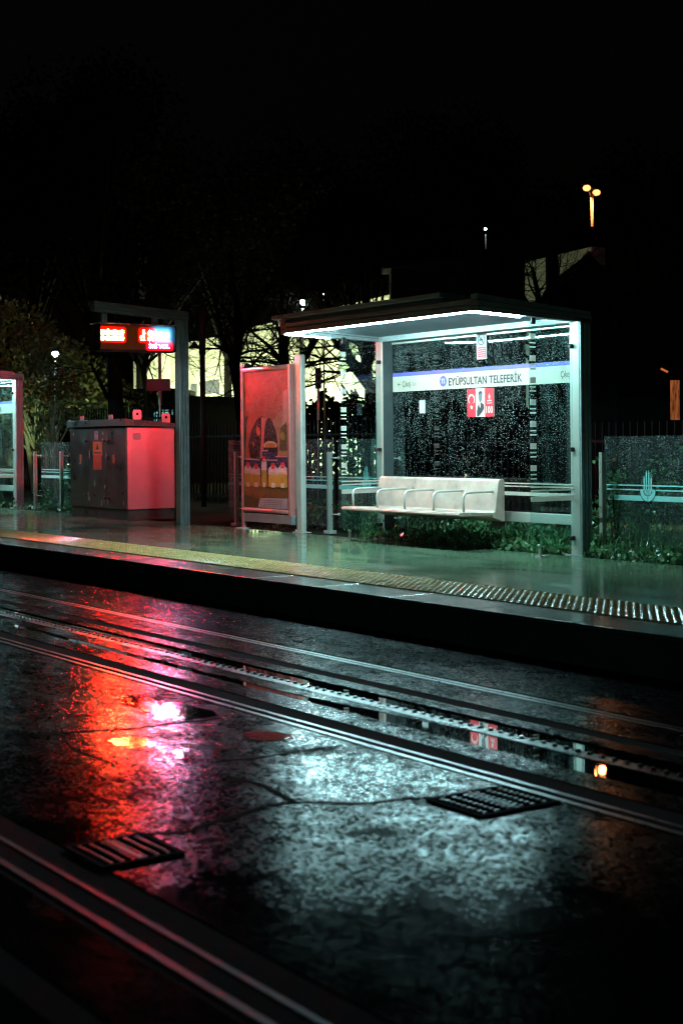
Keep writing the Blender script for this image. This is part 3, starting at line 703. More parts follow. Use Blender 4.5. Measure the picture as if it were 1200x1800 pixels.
# poster art: flat collage printed on a sheet
P = {'bg': (.34, .11, .05), 'wall': (.42, .24, .13), 'coat': (.012, .008, .008), 'scarf': (.45, .22, .2), 'bowl': (.62, .5, .28), 'soup': (.5, .25, .06), 'navy': (.02, .035, .10),
     'gold': (.42, .30, .04), 'cap': (.62, .03, .03), 'lab': (.55, .5, .5), 'wood': (.26, .12, .03), 'note': (.30, .28, .3), 'olive': (.12, .09, .03), 'skin': (.5, .16, .06), 'pale': (.55, .42, .34)}
keys = list(P); pm = [pbr('poster_' + k, P[k], .5, 0, .3, var=.3, vscale=9) for k in keys]
m = MB(off); W0, W1, Z0, Z1 = ax0 + .052, ax1 - .048, .30, 2.125; lay = [10.318]
def pz(u, v): return (W0 + (W1 - W0) * u, Z0 + (Z1 - Z0) * v)
def art(k, pts):
    lay[0] -= .0006; m.m = keys.index(k); poly_y(m, [pz(u, v) for u, v in pts], lay[0])
def ell(k, cu, cv, ru, rv, n=20): art(k, [(cu + ru * math.cos(2 * math.pi * i / n), cv + rv * math.sin(2 * math.pi * i / n)) for i in range(n)])
art('bg', [(0, 0), (1, 0), (1, 1), (0, 1)])
art('wall', [(.55, .38), (1, .38), (1, .68), (.78, .70), (.6, .60)]); art('pale', [(.86, .60), (.99, .60), (.99, .86), (.88, .84)])
art('coat', [(.02, .40), (.05, .58), (.10, .68), (.03, .66), (0, .5)])
art('coat', [(.14, .36), (.10, .46), (.16, .56), (.28, .64), (.40, .67), (.55, .67), (.66, .62), (.73, .54), (.76, .45), (.74, .36)])
art('bg', [(.42, .66), (.44, .70), (.50, .72), (.56, .70), (.58, .66), (.5, .63)])
art('scarf', [(.40, .66), (.50, .65), (.46, .54), (.44, .36), (.36, .36), (.40, .54)])
art('skin', [(.30, .60), (.36, .58), (.38, .54), (.32, .52), (.28, .56)]); art('skin', [(.18, .48), (.24, .47), (.22, .44)])
ell('bowl', .60, .455, .15, .032); ell('soup', .60, .452, .11, .02); art('coat', [(.45, .44), (.75, .44), (.72, .40), (.48, .40)])
art('olive', [(.80, .42), (.96, .42), (.96, .62), (.82, .58)]); ell('gold', .87, .52, .05, .03)
art('navy', [(0, .22), (1, .22), (1, .375), (.72, .375), (.72, .40), (.42, .42), (.42, .36), (0, .355)])
art('pale', [(.42, .412), (.55, .412), (.55, .42), (.42, .42)]); art('pale', [(.72, .37), (.98, .37), (.98, .378), (.72, .378)]); art('pale', [(.5, .345), (.76, .345), (.76, .352), (.5, .352)])
art('pale', [(.02, .352), (.36, .345), (.36, .352), (.02, .362)])
art('wood', [(0, .0), (1, .0), (1, .17), (0, .19)]); art('olive', [(0, .0), (.35, 0), (.4, .06), (0, .09)])
for cu, w, h in ((.10, .09, .155), (.29, .10, .145), (.475, .06, .20), (.68, .11, .15), (.89, .10, .155)):
    b0 = .155
    art('gold', [(cu - w, b0), (cu + w, b0), (cu + w, b0 + h * .6), (cu - w, b0 + h * .6)])
    art('lab', [(cu - w, b0 + h * .6), (cu + w, b0 + h * .6), (cu + w * .95, b0 + h * .88), (cu + w * .4, b0 + h), (cu - w * .4, b0 + h), (cu - w * .95, b0 + h * .88)])
    art('cap', [(cu - w * .5, b0 + h), (cu + w * .5, b0 + h), (cu + w * .3, b0 + h + .022), (cu - w * .3, b0 + h + .022)]); ell('cap', cu, b0 + h * .93, w * .4, .01)
    art('lab', [(cu - w * .35, b0 - .005), (cu + w * .4, b0 - .005), (cu + w * .4, b0 + .028), (cu - w * .35, b0 + .028)])
    art('pale', [(cu - w * .7, b0 + h * .66), (cu + w * .7, b0 + h * .66), (cu + w * .7, b0 + h * .72), (cu - w * .7, b0 + h * .72)])
art('note', [(.34, .0), (1, .0), (1, .075), (.40, .07)])
for i in range(4): art('olive', [(.45 + i * .01, .012 + i * .014), (.9, .012 + i * .014), (.9, .015 + i * .014), (.45 + i * .01, .015 + i * .014)])
m.build('poster', pm, t)
m = MB(off); m.box(W0, W1, 10.296, 10.299, Z0 - .01, Z1 + .01); m.build('cover_glass', M['glass_ad'], t)
m = MB(off); m.box(W0 - .004, W1 + .004, 10.325, 10.345, Z0 - .03, Z1 + .03); m.build('back_panel', M['black'], t)

# ================================================================== DISPLAY GANTRY AND BOARD
off = Vector((-18.98, 10.25, 0)); t = thing('display_gantry', 'grooved steel post with a long arm carrying the red departure display', 'gantry', off)
profile_post(t, off, -19.06, -18.9, 10.17, 10.32, 0, 2.965, outer=+1)
m = MB(off)
def zg(y, k): u = (y - 8.84) / 1.48; zb = 3.034 - .095 * u; return zb + .134 * k
for k0, k1, dx in ((0, .28, 0), (.33, .62, .004), (.67, 1., 0)):
    X0, X1, ya, yb = -19.06, -18.9 + dx, 8.84, 10.32
    m.add([(X0, ya, zg(ya, k0)), (X1, ya, zg(ya, k0)), (X1, yb, zg(yb, k0)), (X0, yb, zg(yb, k0)), (X0, ya, zg(ya, k1)), (X1, ya, zg(ya, k1)), (X1, yb, zg(yb, k1)), (X0, yb, zg(yb, k1))],
          [(3, 2, 1, 0), (4, 5, 6, 7), (0, 1, 5, 4), (1, 2, 6, 5), (2, 3, 7, 6), (3, 0, 4, 7)])
m.build('arm', M['dark_metal'], t)
for y in (9.02, 9.82):
    m = MB(off); m.box(-19.02, -18.96, y - .04, y + .04, 2.86, 3.0); m.build('hanger', M['steel'], t)
off = Vector((-19.0, 9.48, 2.48)); t = thing('departure_display', 'lit red departure board hanging under the gantry arm, a white glare at its right end', 'display board', off)
m = MB(off); m.prism([(-19.13, 2.855), (-18.88, 2.855), (-18.88, 2.49), (-18.93, 2.475), (-19.08, 2.475), (-19.13, 2.49)], 'y', 8.905, 10.10); recalc(m.build('housing', M['black'], t, bevel=.008))
m = MB(off); m.box(-19.15, -18.86, 8.88, 10.12, 2.856, 2.868); m.build('top_cover', M['dark_metal'], t)
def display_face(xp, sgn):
    """LED matrix window: lens bloom round the lit rows painted in as emission"""
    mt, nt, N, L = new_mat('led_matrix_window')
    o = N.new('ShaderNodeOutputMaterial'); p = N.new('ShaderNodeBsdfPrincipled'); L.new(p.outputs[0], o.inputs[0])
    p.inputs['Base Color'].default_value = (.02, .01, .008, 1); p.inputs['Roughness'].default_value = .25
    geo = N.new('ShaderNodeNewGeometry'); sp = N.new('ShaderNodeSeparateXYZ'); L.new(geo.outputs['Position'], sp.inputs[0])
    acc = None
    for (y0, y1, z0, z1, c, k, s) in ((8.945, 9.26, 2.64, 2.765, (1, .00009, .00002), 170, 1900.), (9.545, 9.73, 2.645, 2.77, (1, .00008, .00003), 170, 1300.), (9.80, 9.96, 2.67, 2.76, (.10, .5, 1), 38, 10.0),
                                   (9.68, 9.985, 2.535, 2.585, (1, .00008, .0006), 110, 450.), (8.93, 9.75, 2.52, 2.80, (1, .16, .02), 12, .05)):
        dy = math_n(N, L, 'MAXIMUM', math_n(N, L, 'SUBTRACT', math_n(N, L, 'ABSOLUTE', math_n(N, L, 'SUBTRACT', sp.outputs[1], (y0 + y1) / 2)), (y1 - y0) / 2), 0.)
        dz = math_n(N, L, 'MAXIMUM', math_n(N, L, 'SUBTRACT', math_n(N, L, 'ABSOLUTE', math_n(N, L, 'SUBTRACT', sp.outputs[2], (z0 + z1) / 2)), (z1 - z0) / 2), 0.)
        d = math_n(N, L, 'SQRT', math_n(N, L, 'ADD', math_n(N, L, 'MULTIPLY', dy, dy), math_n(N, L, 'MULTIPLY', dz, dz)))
        e = math_n(N, L, 'MULTIPLY', math_n(N, L, 'EXPONENT', math_n(N, L, 'MULTIPLY', d, -k)), s)  # painted bloom: emission fades away from each lit block
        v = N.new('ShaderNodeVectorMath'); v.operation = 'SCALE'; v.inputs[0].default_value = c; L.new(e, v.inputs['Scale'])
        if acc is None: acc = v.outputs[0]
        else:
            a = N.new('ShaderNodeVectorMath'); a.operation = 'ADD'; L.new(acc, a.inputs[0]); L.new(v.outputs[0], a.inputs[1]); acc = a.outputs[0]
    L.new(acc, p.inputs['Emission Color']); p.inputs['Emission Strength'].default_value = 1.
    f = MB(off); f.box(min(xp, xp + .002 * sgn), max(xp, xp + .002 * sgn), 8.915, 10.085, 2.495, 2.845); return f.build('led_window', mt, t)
E_or = emit('led_orange_red', (1, .2, .05), 900.); E_rd = emit('led_red', (1, .05, .55), 1500.); E_bl = emit('led_white_blue', (.5, .62, 1), 1000.)
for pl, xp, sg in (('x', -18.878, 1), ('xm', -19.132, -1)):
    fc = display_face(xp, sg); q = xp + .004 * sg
    def mir(a, b): return (a, b) if sg > 0 else (19.0 - b, 19.0 - a)
    for (s, a, b, z0, z1, mt, bo) in (('EMİNÖNÜ', 8.92, 9.27, 2.705, 2.778, E_or, .006), ('EMİNÖNÜ', 8.92, 9.27, 2.622, 2.695, E_or, .006), ('5', 9.565, 9.60, 2.712, 2.782, E_or, .006), ('dk', 9.645, 9.735, 2.712, 2.782, E_or, .006),
                                     ('12', 9.53, 9.60, 2.632, 2.70, E_or, .006), ('dk', 9.645, 9.735, 2.632, 2.70, E_or, .006), ('İYİ YOL', 9.665, 9.985, 2.53, 2.597, E_rd, .004)):
        a2, b2 = mir(a, b); text('led_text', s, mt, fc, off, a2, b2, z0, z1, pl, q, bold=bo)
    for (s, a, b, z0, z1) in (('00:00', 9.775, 9.985, 2.652, 2.775),):
        a2, b2 = mir(a, b); f = MB(off)
        for i in range(4):
            yc = a2 + (i + .5) * (b2 - a2) / 4
            disc(f, (q, yc, (z0 + z1) / 2), .045, 18, 'x', sx=.6)
        f.build('white_clock_lamp', E_bl, fc)

# ================================================================== CABINET
off = Vector((-21.32, 10.33, 0)); t = thing('electrical_cabinet', 'large stainless electrical cabinet with stickers, its right side lit red', 'cabinet', off)
cx0, cx1, cy0, cy1 = -22.34, -20.30, 10.0, 10.82
def cab_mat():
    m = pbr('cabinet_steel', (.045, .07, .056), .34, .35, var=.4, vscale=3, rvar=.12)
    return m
M['cab'] = cab_mat(); M['cab_lit_red'] = pbr('cabinet_red_light', (.32, .15, .16), .5, 0, .4, var=.12, vscale=3)  # side and lug colour carries the display's red light, painted in
m = MB(off); m.box(cx0, cx1 - .003, cy0, cy1, .165, 1.425); b = m.build('body', M['cab'], t, bevel=.006)
m = MB(off); m.box(cx1 - .0025, cx1 + .001, cy0 + .012, cy1 - .01, .17, 1.42); m.build('side_panel', M['cab_lit_red'], b)
m = MB(off); m.box(cx0 + .01, cx1 - .01, cy0 + .01, cy1 - .01, 0, .158); m.build('plinth', M['cab'], t, bevel=.004)
m = MB(off); m.add([(cx0 - .06, cy0 - .04, 1.44), (cx1 + .03, cy0 - .04, 1.44), (cx1 + .03, cy1 + .03, 1.42), (cx0 - .06, cy1 + .03, 1.42),
                    (cx0 - .06, cy0 - .04, 1.548), (cx1 + .03, cy0 - .04, 1.548), (cx1 + .03, cy1 + .03, 1.478), (cx0 - .06, cy1 + .03, 1.478)],
                   [(3, 2, 1, 0), (4, 5, 6, 7), (0, 1, 5, 4), (1, 2, 6, 5), (2, 3, 7, 6), (3, 0, 4, 7)]); m.build('lid', M['cab'], t, bevel=.004)
for xa, xb in ((cx0 + .01, -21.645), (-21.635, -20.98), (-20.97, cx1 - .012)):
    m = MB(off); m.box(xa, xb, cy0 - .012, cy0 - .001, .175, 1.415); d = m.build('door', M['cab'], t, bevel=.003)
for x, z in ((-21.71, 1.218), (-21.71, .36), (-21.03, 1.214), (-20.90, 1.214), (-21.03, .33), (-20.9, .33)):
    m = MB(off); m.tube([(x, cy0 - .012, z), (x, cy0 - .04, z)], .022, 12); m.build('door_lock', M['black'], t)
def lug(x, y, alongx):
    m = MB(off); w = .07; a = [(-w, 0), (w, 0), (w, .10), (w * .75, .125), (.025, .125), (.0, .07), (-.025, .125), (-w * .75, .125), (-w, .10)] if alongx else [(-w, 0), (w, 0), (w, .13), (w * .7, .15), (-w * .7, .15), (-w, .13)]
    z0 = 1.535 if y < 10.4 else 1.485
    if alongx: m.prism([(x + u, z0 + v * .7) for u, v in a], 'y', y, y + .012)
    else: m.prism([(y + u, z0 + v) for u, v in a], 'x', x, x + .012)
    o = m.build('lifting_lug', M['cab_lit_red'], t); recalc(o)
    if not alongx:
        q = MB(off); disc(q, (x + .0135, y, z0 + .085), .022, 12, 'x'); q.build('hole', M['void'], o)
lug(-21.95, 10.02, True); lug(-20.9, 10.02, True); lug(cx1 + .015, 10.17, False); lug(cx1 + .015, 10.66, False)
M['orange_st'] = pbr('orange_sticker', (.5, .13, .01), .5, var=.2); M['redst'] = pbr('red_sticker', (.5, .04, .01), .5, var=.2)
yS = cy0 - .0135
m = MB(off); m.box(-21.47, -21.13, yS, yS + .001, .985, 1.205); st = m.build('warning_sticker', M['orange_st'], t)
m = MB(off); m.add([(-21.36, yS - .001, 1.08), (-21.24, yS - .001, 1.08), (-21.30, yS - .001, 1.18)], [(0, 1, 2)]); m.box(-21.42, -21.18, yS - .001, yS - .0005, 1.02, 1.04); m.build('warning_symbol', M['ink'], st)
m = MB(off); m.box(-21.46, -21.15, yS, yS + .001, .765, .98); st = m.build('warning_sticker', M['redst'], t)
m = MB(off); disc(m, (-21.30, yS - .001, .90), .035, 14); m.box(-21.42, -21.19, yS - .001, yS - .0005, .80, .815); m.build('warning_symbol', M['orange_st'], st)
for x in (-21.93, -20.73):
    m = MB(off); m.box(x - .035, x + .035, yS, yS + .001, .87, 1.0); m.build('small_sticker', M['orange_st'], t)
m = MB(off); m.box(-21.40, -21.28, yS, yS + .001, 1.24, 1.37); st = m.build('code_plate', M['paper'], t)
m = MB(off)
for k in range(6): m.box(-21.39, -21.29, yS - .001, yS - .0005, 1.25 + k * .02, 1.258 + k * .02)
m.build('code_marks', M['ink'], st)
# scraped cleaning smears on the doors
M['smear'] = pbr('pale_scuff', (.38, .46, .36), .5, 0, .4, var=.3)
m = MB(off); rnd = random.Random(5)
for (x, z, w, h) in ((-22.2, 1.33, .04, .05), (-21.1, 1.33, .04, .06), (-21.12, 1.24, .035, .04), (-21.6, 1.0, .04, .16), (-21.95, .86, .09, .03), (-21.42, .55, .03, .12), (-21.05, .5, .04, .06), (-21.66, .34, .025, .16), (-21.62, .3, .04, .09),
                     (-21.17, .25, .03, .1), (-20.95, .28, .04, .12), (-21.08, .28, .03, .1), (-20.4, .26, .03, .08), (-21.0, .98, .025, .1)):
    n = 12; pts = [(x + w * .5 * math.cos(2 * math.pi * k / n) * rnd.uniform(.8, 1.2), yS + .0008, z + h * .5 * math.sin(2 * math.pi * k / n) * rnd.uniform(.8, 1.1)) for k in range(n)]
    m.add(pts, [tuple(range(n))])
m.build('scuffs', M['smear'], b)
m = MB(off); pts = [(-20.305 + .0065, 10.17 + .07 * math.copysign(abs(math.cos(a)) ** .5, math.cos(a)), 1.28 + .055 * math.copysign(abs(math.sin(a)) ** .5, math.sin(a))) for a in [2 * math.pi * k / 20 for k in range(20)]]
m.add(pts, [tuple(range(20))]); m.build('side_mark', M['grey_ink'], b)

# ================================================================== VEGETATION
def leaf(mb, p, s, rnd, up=.4, ratio=.45):
    d = Vector((rnd.gauss(0, 1), rnd.gauss(0, 1), rnd.gauss(0, 1) + up)).normalized(); u = d.cross(Vector((rnd.gauss(0, 1), rnd.gauss(0, 1), rnd.gauss(0, 1)))).normalized()
    a = p; b = p + d * s * .5 + u * s * ratio; c = p + d * s; e = p + d * s * .5 - u * s * ratio
    mb.add([a, b, c, e], [(0, 1, 2, 3)])
def blade(mb, p, h, rnd, lean=.5):
    d = Vector((rnd.uniform(-1, 1), rnd.uniform(-1, 1), 0)) * lean; w = Vector((rnd.uniform(-1, 1), rnd.uniform(-1, 1), 0)).normalized() * .006
    q = [p, p + d * h * .3 + Vector((0, 0, h * .55)), p + d * h * 1. + Vector((0, 0, h * .85))]
    mb.add([q[0] - w, q[0] + w, q[1] + w * .8, q[2], q[1] - w * .8], [(0, 1, 2, 4), (4, 2, 3)])
def shrub(x, y, r, h, n, label, group, ls=.05, mat=None, seed=0, z0=-.02, name='shrub'):
    rnd = random.Random(seed); off = Vector((x, y, z0)); t = thing(name, label, 'shrub', off, group)
    st = MB(off)
    for k in range(5):
        a = rnd.uniform(0, 6.28); e = Vector((x + r * .6 * math.cos(a), y + r * .6 * math.sin(a), z0 + h * rnd.uniform(.6, .95)))
        st.tube([(x + rnd.uniform(-.03, .03), y, z0 - .02), Vector((x, y, z0)).lerp(e, .5) + Vector((0, 0, h * .1)), e], [.012, .008, .004], 5)
    st.build('stems', M['bark'], t)
    f = MB(off); cl = [(rnd.uniform(-1, 1), rnd.uniform(-1, 1), rnd.uniform(.1, 1)) for _ in range(max(5, n // 90))]
    for i in range(n):
        c = rnd.choice(cl); g = .28
        p = Vector((x + (c[0] * .75 + rnd.gauss(0, g)) * r, y + (c[1] * .75 + rnd.gauss(0, g)) * r, z0 + max(.02, (c[2] * .85 + rnd.gauss(0, g * .6))) * h))
        if p.y < 10.36: p.y = 10.36 + rnd.uniform(0, .1)
        leaf(f, p, ls * rnd.uniform(.6, 1.3), rnd)
    f.build('foliage', mat or M['leaf'], t); return t
# ground cover in the planting bed
rnd = random.Random(11); gc = MB()
for i in range(6500):
    x = rnd.uniform(-26.5, -8.5); y = 10.33 + abs(rnd.gauss(0, .35))
    if x < -14.7 and (rnd.random() > .12 or x > -23): continue
    if XR - .25 < x < XR + .08 and y < 10.7: continue
    leaf(gc, Vector((x, y, rnd.uniform(-.01, .11))), rnd.uniform(.03, .075), rnd, .9)
for i in range(1700):
    x = rnd.uniform(-15, -8.5); y = 10.4 + rnd.random() * 1.2; blade(gc, Vector((x, y, -.03)), rnd.uniform(.12, .38), rnd, .6)
gc.build('ground_cover', [M['leaf']], kind='stuff', label='low leafy ground cover and grass blades along the back of the platform', cat='ground cover')
sid = 0
for x, y, r, h, n, lb in ((-10.75, 11.35, .42, .95, 900, 'leafy shrub behind the glass barrier left of the pale emblem'), (-10.1, 11.5, .42, .85, 900, 'leafy shrub behind the glass barrier right of the pale emblem'),
                          (-11.02, 11.0, .16, .8, 260, 'thin climbing shrub in the gap between shelter frame and barrier post'), (-9.6, 11.45, .4, .7, 600, 'shrub behind the barrier glass at the right edge'),
                          (-11.6, 11.3, .4, .5, 600, 'shrub behind the right end of the lit shelter back glass'), (-12.5, 11.2, .45, .3, 500, 'low shrub behind the bench, under its right half'),
                          (-13.5, 11.1, .45, .28, 500, 'low shrub behind the bench, under its left half'), (-14.45, 10.52, .16, .34, 260, 'small leafy sprig at the foot of the left shelter post'),
                          (-15.4, 11.3, .5, .5, 500, 'shrub behind the barrier left of the lit shelter'), (-17.1, 11.3, .5, .45, 400, 'shrub showing below the advertising panel'),
                          (-23.2, 11.3, .5, .7, 700, 'shrub behind the left barrier beside the cabinet'), (-24.3, 11.25, .5, .75, 700, 'shrub behind the middle of the left barrier glass'),
                          (-25.5, 11.2, .35, .8, 500, 'shrub behind the barrier next to the dark red shelter frame')):
    sid += 1; shrub(x, y, r, h, n, lb, 'shrubs in the planting bed behind the platform', seed=sid)
# grass blades showing behind the right barrier
rnd = random.Random(5); gb = MB((-10.2, 11.2, 0))
for i in range(500): blade(gb, Vector((rnd.uniform(-11, -9), rnd.uniform(11.0, 11.4), -.02)), rnd.uniform(.3, .62), rnd, .7)
gb.build('tall_grass', M['grass'], kind='stuff', label='tall arching grass behind the glass barrier at right', cat='grass')

# black iron railing behind the bed
def railing(x0, x1, y, h, label, step=.13):
    off = Vector(((x0 + x1) / 2, y, 0)); t = thing('iron_railing', label, 'railing', off, 'black iron railings behind the platform')
    m = MB(off); x = x0
    while x < x1: m.box(x - .011, x + .011, y - .011, y + .011, .05, h); x += step
    m.build('bars', M['iron'], t)
    m = MB(off); m.box(x0, x1, y - .02, y + .02, h - .28, h - .24); m.box(x0, x1, y - .02, y + .02, .12, .16); m.build('cross_rails', M['iron'], t)
    m = MB(off); m.box(x0 - .04, x0 + .04, y - .04, y + .04, 0, h + .06); m.build('post', M['iron'], t)
railing(-36, -31.6, 14.2, 1.95, 'iron railing behind the barrier glass left of the cabinet')
railing(-31.5, -27, 14.2, 1.95, 'iron railing passing behind the cabinet lid')
railing(-26.9, -22.5, 14.2, 1.55, 'iron railing seen between display gantry and advertising panel')
railing(-22.4, -17.8, 14.2, 1.55, 'iron railing seen between advertising panel and lit shelter')
railing(-17.7, -13, 14.2, 1.4, 'iron railing dim behind the shelter back glass')

# bare trees, silhouetted against the lit wall
def limb_tree(limbs, D, label, seed, group, twigs=3, depth=3, wd=1., mat=None, spread=.7, name='bare_tree'):
    """limbs: list of pixel polylines [(x,y,width_px)...] laid out on an upright tree at distance D, given depth by sideways wander"""
    rnd = random.Random(seed); mat = mat or M['bark']
    base = at_d(limbs[0][0][0], limbs[0][0][1], D); base.z = 0
    t = thing(name, label, 'tree', base, group)
    tr = MB(base); tw = MB(base)
    def grow(p, d, L_, r, lev):
        n = 4; pts = [p]; rs = [r]; q = p.copy(); dd = d.copy()
        for k in range(n):
            dd = (dd + Vector((rnd.gauss(0, .22), rnd.gauss(0, .22), rnd.gauss(.03, .2)))).normalized(); q = q + dd * L_ / n; pts.append(q.copy()); rs.append(r * (1 - .75 * (k + 1) / n))
            if lev > 0 and k >= 0:
                for _ in range(2 if k else 1):
                    nd = (dd + Vector((rnd.gauss(0, spread), rnd.gauss(0, spread), rnd.gauss(.1, spread)))).normalized(); grow(q, nd, L_ * rnd.uniform(.45, .72), rs[-1] * .62, lev - 1)
        tw.tube(pts, rs, 4 if lev < 2 else 5, caps=False)
    for li, lm in enumerate(limbs):
        wander = 0 if li == 0 else rnd.uniform(-1, 1) * .6; n = len(lm)
        pts = [at_d(x, y, D + wander * (i / max(1, n - 1))) for i, (x, y, w) in enumerate(lm)]; rs = [w * D / F / 2 * wd for x, y, w in lm]
        if li == 0: pts = [Vector((pts[0].x, pts[0].y, -.05))] + pts; rs = [rs[0] * 1.25] + rs
        sp = []; sr = []
        for i in range(len(pts) - 1):
            for k in range(3): sp.append(pts[i].lerp(pts[i + 1], k / 3)); sr.append(rs[i] + (rs[i + 1] - rs[i]) * k / 3)
        sp.append(pts[-1]); sr.append(rs[-1]); tr.tube(sp, sr, 9)
        for i in range(1 if li else 2, len(pts)):
            for _ in range(twigs):
                kk = rnd.random(); p = pts[i - 1].lerp(pts[i], kk); rr = rs[i - 1] + (rs[i] - rs[i - 1]) * kk
                if p.z < 2.6: continue
                ax = (pts[i] - pts[i - 1]).normalized(); nd = (ax * .5 + Vector((rnd.gauss(0, .8), rnd.gauss(0, .8), rnd.gauss(.1, .6)))).normalized()
                grow(p, nd, rnd.uniform(1.1, 2.4) * D / 35, min(rr * .4, .045), depth - 1)
    tr.build('trunk', mat, t); tw.build('branches', mat, t); return t
BG = 'bare trees against the floodlit wall'
limb_tree([[(426, 740, 22), (420, 690, 20), (412, 640, 20), (418, 600, 17), (420, 560, 14), (410, 500, 10), (402, 440, 5)], [(411, 632, 13), (400, 612, 11), (388, 588, 10), (380, 540, 7), (360, 480, 4)], [(417, 600, 10), (440, 560, 8), (470, 510, 4)]], 36,
          'bare forked tree left of the advertising panel, its trunk splitting in two', 21, BG)
limb_tree([[(505, 760, 24), (502, 690, 22), (499, 640, 20), (497, 600, 17), (500, 560, 15), (495, 500, 10), (490, 430, 5)], [(520, 668, 14), (533, 632, 13), (548, 606, 13), (562, 584, 11), (585, 540, 8), (610, 480, 4)], [(498, 640, 10), (475, 610, 7), (450, 590, 5), (430, 570, 3)], [(504, 700, 12), (520, 668, 14)]], 40,
          'bare tree rising directly behind the advertising panel', 22, BG, twigs=4)
limb_tree([[(690, 780, 26), (672, 705, 24), (645, 672, 22), (620, 640, 18), (604, 608, 14), (592, 575, 12), (570, 520, 7)], [(668, 700, 14), (675, 660, 12), (690, 610, 10), (710, 560, 6)], [(625, 645, 8), (600, 655, 6), (570, 652, 4), (548, 660, 3)], [(600, 676, 4), (615, 697, 4), (640, 700, 3)], [(640, 668, 9), (655, 630, 7), (660, 590, 5)]], 34,
          'leaning bare tree seen through the left side glass of the lit shelter', 23, BG, twigs=4)
limb_tree([[(205, 760, 30), (203, 700, 27), (200, 640, 25), (196, 590, 22), (180, 530, 15), (160, 460, 8)], [(200, 640, 14), (230, 590, 11), (260, 540, 7), (280, 480, 4)], [(190, 700, 8), (175, 670, 7), (160, 640, 4)]], 33,
          'thick dark tree behind the cabinet and under the display', 24, 'dark trees at the left', twigs=3)
limb_tree([[(262, 740, 12), (258, 690, 11), (252, 650, 10), (262, 610, 8), (275, 570, 5)], [(253, 655, 6), (238, 625, 5), (225, 600, 3)], [(258, 640, 5), (280, 620, 4), (305, 605, 3)]], 38,
          'smaller bare tree between cabinet and display gantry', 25, 'dark trees at the left', twigs=3)
limb_tree([[(940, 760, 22), (938, 640, 20), (942, 560, 16), (946, 520, 10), (935, 470, 6)], [(943, 545, 7), (960, 510, 6), (990, 480, 4), (1030, 450, 2)], [(942, 560, 8), (920, 520, 6), (890, 500, 3)]], 30,
          'bare tree above the right end of the shelter roof', 26, BG, twigs=4)
limb_tree([[(860, 760, 18), (855, 640, 16), (850, 560, 14), (845, 500, 9)], [(850, 560, 8), (880, 520, 6), (920, 500, 4)]], 31, 'bare tree hidden mostly behind the lit shelter', 27, BG, twigs=4)

# leafy trees
def leafy_tree(px, py, D, h, r, label, seed, mat, n=5000, ls=.16, trunk_r=.14, crown0=.35, group=None, lean=0., bark='bark', name='leafy_tree'):
    rnd = random.Random(seed); b = at_d(px, py, D); b.z = -.05; t = thing(name, label, 'tree', b, group)
    tr = MB(b); top = b + Vector((lean, 0, h * .8)); mid = b.lerp(top, .5) + Vector((rnd.uniform(-.2, .2), rnd.uniform(-.2, .2), 0))
    tr.tube([b, mid, top], [trunk_r, trunk_r * .7, trunk_r * .25], 8); cl = []
    for k in range(11):
        z = rnd.uniform(crown0, .98); a = rnd.uniform(0, 6.28); rr = r * rnd.uniform(.35, 1) * math.sin(min(1, (1.06 - z) / (1.06 - crown0) * 1.3) * math.pi * .5)
        c = b + Vector((lean * z + rr * math.cos(a), rr * math.sin(a), h * z)); cl.append((c, r * rnd.uniform(.22, .45)))
        s = b.lerp(top, z * .6); tr.tube([s, s.lerp(c, .5) + Vector((0, 0, .2)), c], [trunk_r * .4, trunk_r * .25, trunk_r * .08], 5)
    f = MB(b)
    for i in range(n):
        c, cr = rnd.choice(cl); v = Vector((rnd.gauss(0, 1), rnd.gauss(0, 1), rnd.gauss(0, .75))); v = v.normalized() * cr * (rnd.random() ** .4) * 1.25
        leaf(f, c + v, ls * rnd.uniform(.6, 1.3), rnd, 0, .35)
    tr.build('trunk', M[bark], t); f.build('crown', mat, t); return t
LG = 'leafy trees lit by the park lamp at left'
leafy_tree(60, 760, 36, 4.1, 1.5, 'olive-yellow lit tree just right of the second shelter frame', 31, M['leaf_olive'], 4200, .15, .07, .45, LG, bark='bark_pale')
leafy_tree(10, 760, 40, 5.0, 2.0, 'olive lit tree above the roof of the second shelter', 32, M['leaf_olive'], 4200, .16, .1, .45, LG, bark='bark_pale')
leafy_tree(97, 770, 33, 3.2, .9, 'slender two stemmed sapling left of the cabinet', 33, M['leaf_tree'], 1500, .1, .05, .5, LG, -.3, 'bark_pale', 'sapling')
leafy_tree(130, 760, 38, 3.0, 1.6, 'green lit tree behind the cabinet lid', 34, M['leaf_tree'], 3600, .13, .07, .35, LG)
leafy_tree(165, 760, 42, 3.4, 1.7, 'dim green tree behind the cabinet, left of the thick dark trunk', 35, M['leaf_tree'], 3600, .14, .08, .4, LG)
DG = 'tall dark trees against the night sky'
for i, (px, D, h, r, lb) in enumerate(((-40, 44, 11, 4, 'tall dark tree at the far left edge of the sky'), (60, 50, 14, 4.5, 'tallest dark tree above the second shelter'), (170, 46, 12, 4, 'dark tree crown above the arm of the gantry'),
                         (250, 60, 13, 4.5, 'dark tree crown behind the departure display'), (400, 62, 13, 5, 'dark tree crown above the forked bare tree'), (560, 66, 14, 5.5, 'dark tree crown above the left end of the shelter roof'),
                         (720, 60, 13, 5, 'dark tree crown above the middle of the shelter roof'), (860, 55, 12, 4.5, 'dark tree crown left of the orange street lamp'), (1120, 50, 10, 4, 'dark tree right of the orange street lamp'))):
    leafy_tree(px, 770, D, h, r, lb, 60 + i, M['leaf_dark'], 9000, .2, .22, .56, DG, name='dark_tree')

leafy_tree(648, 770, 40, 7.9, 2.2, 'dense dark tree crown just above the roof of the lit shelter', 77, M['leaf_dark'], 9000, .16, .15, .76, DG, name='dark_tree')
